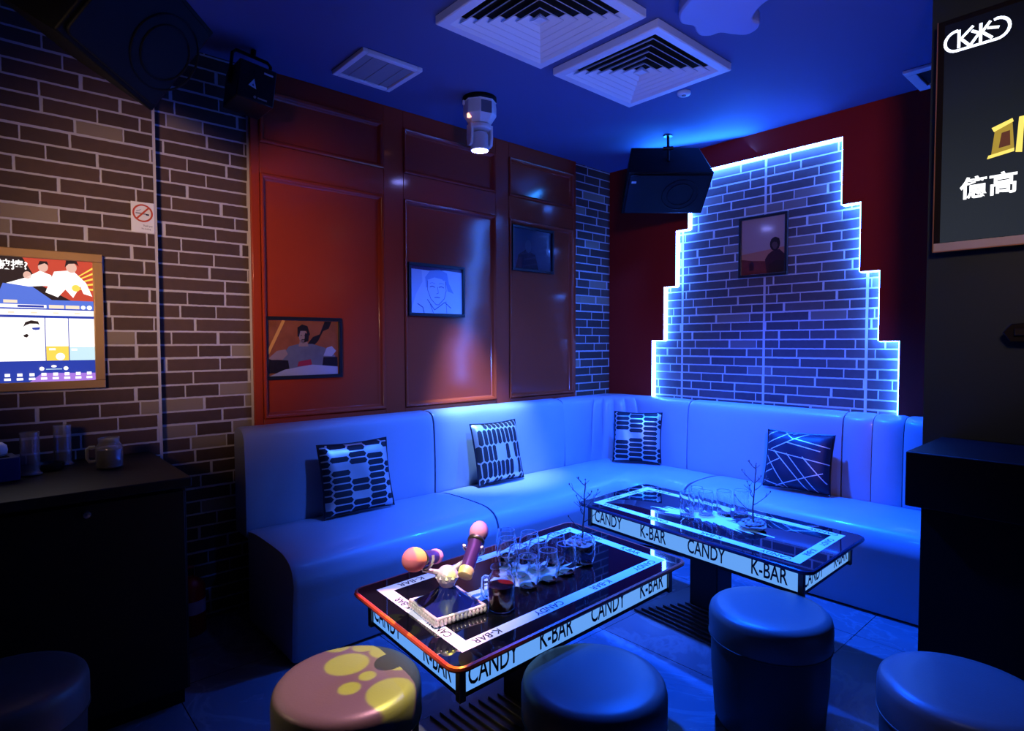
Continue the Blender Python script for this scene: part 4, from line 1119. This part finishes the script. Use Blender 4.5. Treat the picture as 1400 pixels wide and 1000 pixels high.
# hanging speakers
def speaker(label, M, W_, H_, D_, hang=None):
    o = thing('hanging_speaker', label, 'speaker', group='black hanging speakers'); o.matrix_world = M
    # local: x width, y up along baffle, z out of baffle
    q = MB(); t_ = .05
    q.add([(-W_/2, -H_/2, 0), (W_/2, -H_/2, 0), (W_/2, H_/2, 0), (-W_/2, H_/2, 0), (-W_/2+t_, -H_/2, -D_), (W_/2-t_, -H_/2, -D_), (W_/2-t_, H_/2, -D_), (-W_/2+t_, H_/2, -D_)],
          [(0, 1, 2, 3), (7, 6, 5, 4), (0, 4, 5, 1), (1, 5, 6, 2), (2, 6, 7, 3), (3, 7, 4, 0)])
    q.build('cabinet', M_spk, o, bevel=.006)
    g = MB().prism(rrect(W_-.03, H_-.03, .02), .0005, .012)
    g.build('grille', M_spkgr, o, bevel=.004)
    wf = MB()
    for rr in (.118, .085):
        wf.tube([(.09 + rr*math.cos(2*PI*k_/36), rr*math.sin(2*PI*k_/36), .0125) for k_ in range(36)], .0035, 6, closed=True)
    wf.build('woofer_ring', M_spkgr, o)
    b_ = MB().box(-W_/2+.03, -W_/2+.06, H_/2-.075, H_/2-.06, .012, .0135); b_.build('badge', M_grille, o)
    if hang is not None:
        Mi = M.inverted(); top = Vector(hang); c_ = M @ Vector((0, H_*.5, -D_*.45))
        h_ = MB().tube([Mi @ top, Mi @ (top*.4 + c_*.6), Mi @ c_], .009, 8)
        h_.lathe([(.03, -.006), (.03, -.001)], 16, M=Mi @ Matrix.Translation(top))
        h_.tube([Mi @ (top*.5 + c_*.5 + Vector((-.025, -.02, 0))), Mi @ (top*.5 + c_*.5 + Vector((.025, .02, 0)))], .012, 8)
        h_.build('hanging_bracket', M_blkmetal, o, sharp=60)
    return o
tilt = math.radians(52)
fw_ = Vector((.745, -.667, 0)); rt = Vector((.667, .745, 0))       # towards the seats, sideways
zb = fw_*math.cos(tilt) - Vector((0, 0, 1))*math.sin(tilt); yb = Vector((0, 0, 1))*math.cos(tilt) + fw_*math.sin(tilt)
E_ = Vector((.894, -.483, 2.425)); Hs, Ds = .335, .27
speaker('black speaker tilted down from the ceiling in the corner before the glowing bricks', axes(E_ - yb*Hs/2, rt, yb, zb), .555, Hs, Ds, hang=(.81, -.40, 2.699))
A = Vector((.798, -3.391, 2.105)); e1, e2, e3 = Vector((.299, .5, .813)), Vector((-.703, -.461, .542)), Vector((.646, -.733, .213))
# bottom edge corner A; e1 = up along side, e2 = backwards, e3 = width
Lb, L2, L3 = .34, .37, .38
speaker('large black speaker close to the camera high above the brick pier', axes(A + e1*Lb/2 + e3*L3/2, -e3, e1, -e2), L3, Lb, L2, hang=(.70, -3.50, 2.699))

# ------------------------------------------------------------------ lights
def look(o, tgt):
    d_ = Vector(tgt) - o.location; o.rotation_euler = d_.to_track_quat('-Z', 'Y').to_euler()
def spot(name, loc, tgt, e, col, ang, blend=.5, rad=.03):
    l_ = bpy.data.lights.new(name, 'SPOT'); l_.energy = e; l_.color = col; l_.spot_size = math.radians(ang); l_.spot_blend = blend; l_.shadow_soft_size = rad
    o = bpy.data.objects.new(name, l_); COL.objects.link(o); o.location = loc; look(o, tgt); return o
def area(name, loc, tgt, e, col, sx, sy=None):
    l_ = bpy.data.lights.new(name, 'AREA'); l_.energy = e; l_.color = col; l_.size = sx
    if sy: l_.shape = 'RECTANGLE'; l_.size_y = sy
    o = bpy.data.objects.new(name, l_); COL.objects.link(o); o.location = loc; look(o, tgt); return o
BLUE = (.003, .082, 1.0)
spot('blue_wash', (1.261, -.927, 2.672), (1.50, -1.02, 0), 1350, BLUE, 92, .8, .045)
spot('blue_wash_sofa', (1.9, -2.1, 2.62), (.55, -1.25, .5), 680, (.035, .14, 1.0), 76, .9, .06)
spot('blue_wash_floor', (.75, -1.95, 2.62), (2.15, -1.8, 0), 640, BLUE, 46, .8, .06)
spot('blue_wash_bench', (1.65, -2.75, 2.62), (2.05, -.75, .15), 210, BLUE, 26, .7, .05)  # added spot to brighten the bench front, no fixture there
spot('moving_beam', (.455, -1.712, 2.39), (.17, -1.44, .82), 640, (.26, .52, 1.0), 33, .95, .035)
spot('warm_room_glow', (2.6, -4.7, 1.8), (0, -3.10, 1.68), 270, (1, .64, .40), 34, 1, .25)
spot('dim_room_fill', (3.5, -3.6, 2.3), (1.75, 0, 1.7), 95, (1, .55, .40), 50, .9, .2)  # added warm fill for the back wall
spot('lavender_ceiling_fill', (2.75, -2.9, 1.45), (1.65, -1.95, 2.72), 66, (.34, .36, .95), 68, .9, .1)  # added lamp to tint and brighten the ceiling, no fixture there
spot('corner_wash', (.85, -.80, 2.45), (0, -.18, 1.75), 42, (.03, .15, 1.0), 44, .9, .05)  # added spot to turn the corner bricks blue
area('corner_uplight', (.95, -.10, 2.60), (1.05, -.35, 2.7), 14, (.02, .22, 1.0), .9, .05)

# patterned spot from an unseen lamp overhead on the stool and the table end
gl = spot('pattern_beam', (1.54, -2.25, 2.62), (1.61, -3.02,   .44), 900, (1, 1, 1), 16, .25, .004)
gl.data.use_nodes = True; nt = gl.data.node_tree
em = nt.nodes['Emission']
(nx_, ny_, nz_), _ = xyz(nt, 'Normal')
gx, gy = nx_/(nz_*-1), ny_/(nz_*-1)
bpy.context.view_layer.update()
Gi = gl.matrix_world.inverted()
tot = None
for (x, y, z, rr) in ((1.556, -3.091, .42, .062), (1.762, -3.065, .42, .070), (1.672, -3.142, .42, .030), (1.648, -2.975, .42, .042), (1.445, -3.062, .42, .036), (1.495, -3.005, .42, .036), (1.650, -3.078, .42, .024),
                      (1.560, -2.945, .5, .045), (1.915, -2.965, .5, .05), (1.66, -2.79, .64, .028)):
    q = Gi @ Vector((x, y, z)); k_ = -q.z
    c_ = ((gx - q.x/k_)*(gx - q.x/k_) + (gy - q.y/k_)*(gy - q.y/k_))
    m_ = 1 - c_.smooth((rr/k_*.86)**2, (rr/k_)**2)
    tot = m_ if tot is None else tot.max(m_)
cc = mixc(nt, tot, (.50, .22, .27), (1.0, .86, .14))
nt.links.new(cc, em.inputs['Color'])
# soft white pool over the microphones
spot('white_pool', (2.1, -3.85, 2.55), (1.61, -2.81, .5), 210, (1, .90, .85), 16, .7, .02)
spot('olive_side', (.75, -4.7, 1.5), (1.55, -3.15, .25), 34, (1, .78, .40), 15, .8, .05)
spot('glass_sparkle', (1.25, -2.05, 2.66), (1.55, -2.32, .5), 85, (.50, .58, 1), 17, .8, .07)  # added lamp that gives the glasses highlights
spot('dim_olive', (2.95, -3.4, 2.3), (2.75, -1.9, .3), 9, (.85, .82, .55), 22, .9, .1)  # added spot tinting the stool by the console

wd = bpy.data.worlds.new('world'); S.world = wd; wd.use_nodes = True
wd.node_tree.nodes['Background'].inputs[0].default_value = (.05, .10, .5, 1); wd.node_tree.nodes['Background'].inputs[1].default_value = .02
S.view_settings.view_transform = 'Standard'; S.view_settings.exposure = 0; S.view_settings.look = 'None'
S.cycles.use_denoising = True; S.cycles.max_bounces = 14; S.cycles.transmission_bounces = 14; S.cycles.sample_clamp_indirect = 8; S.cycles.caustics_reflective = False; S.cycles.caustics_refractive = False
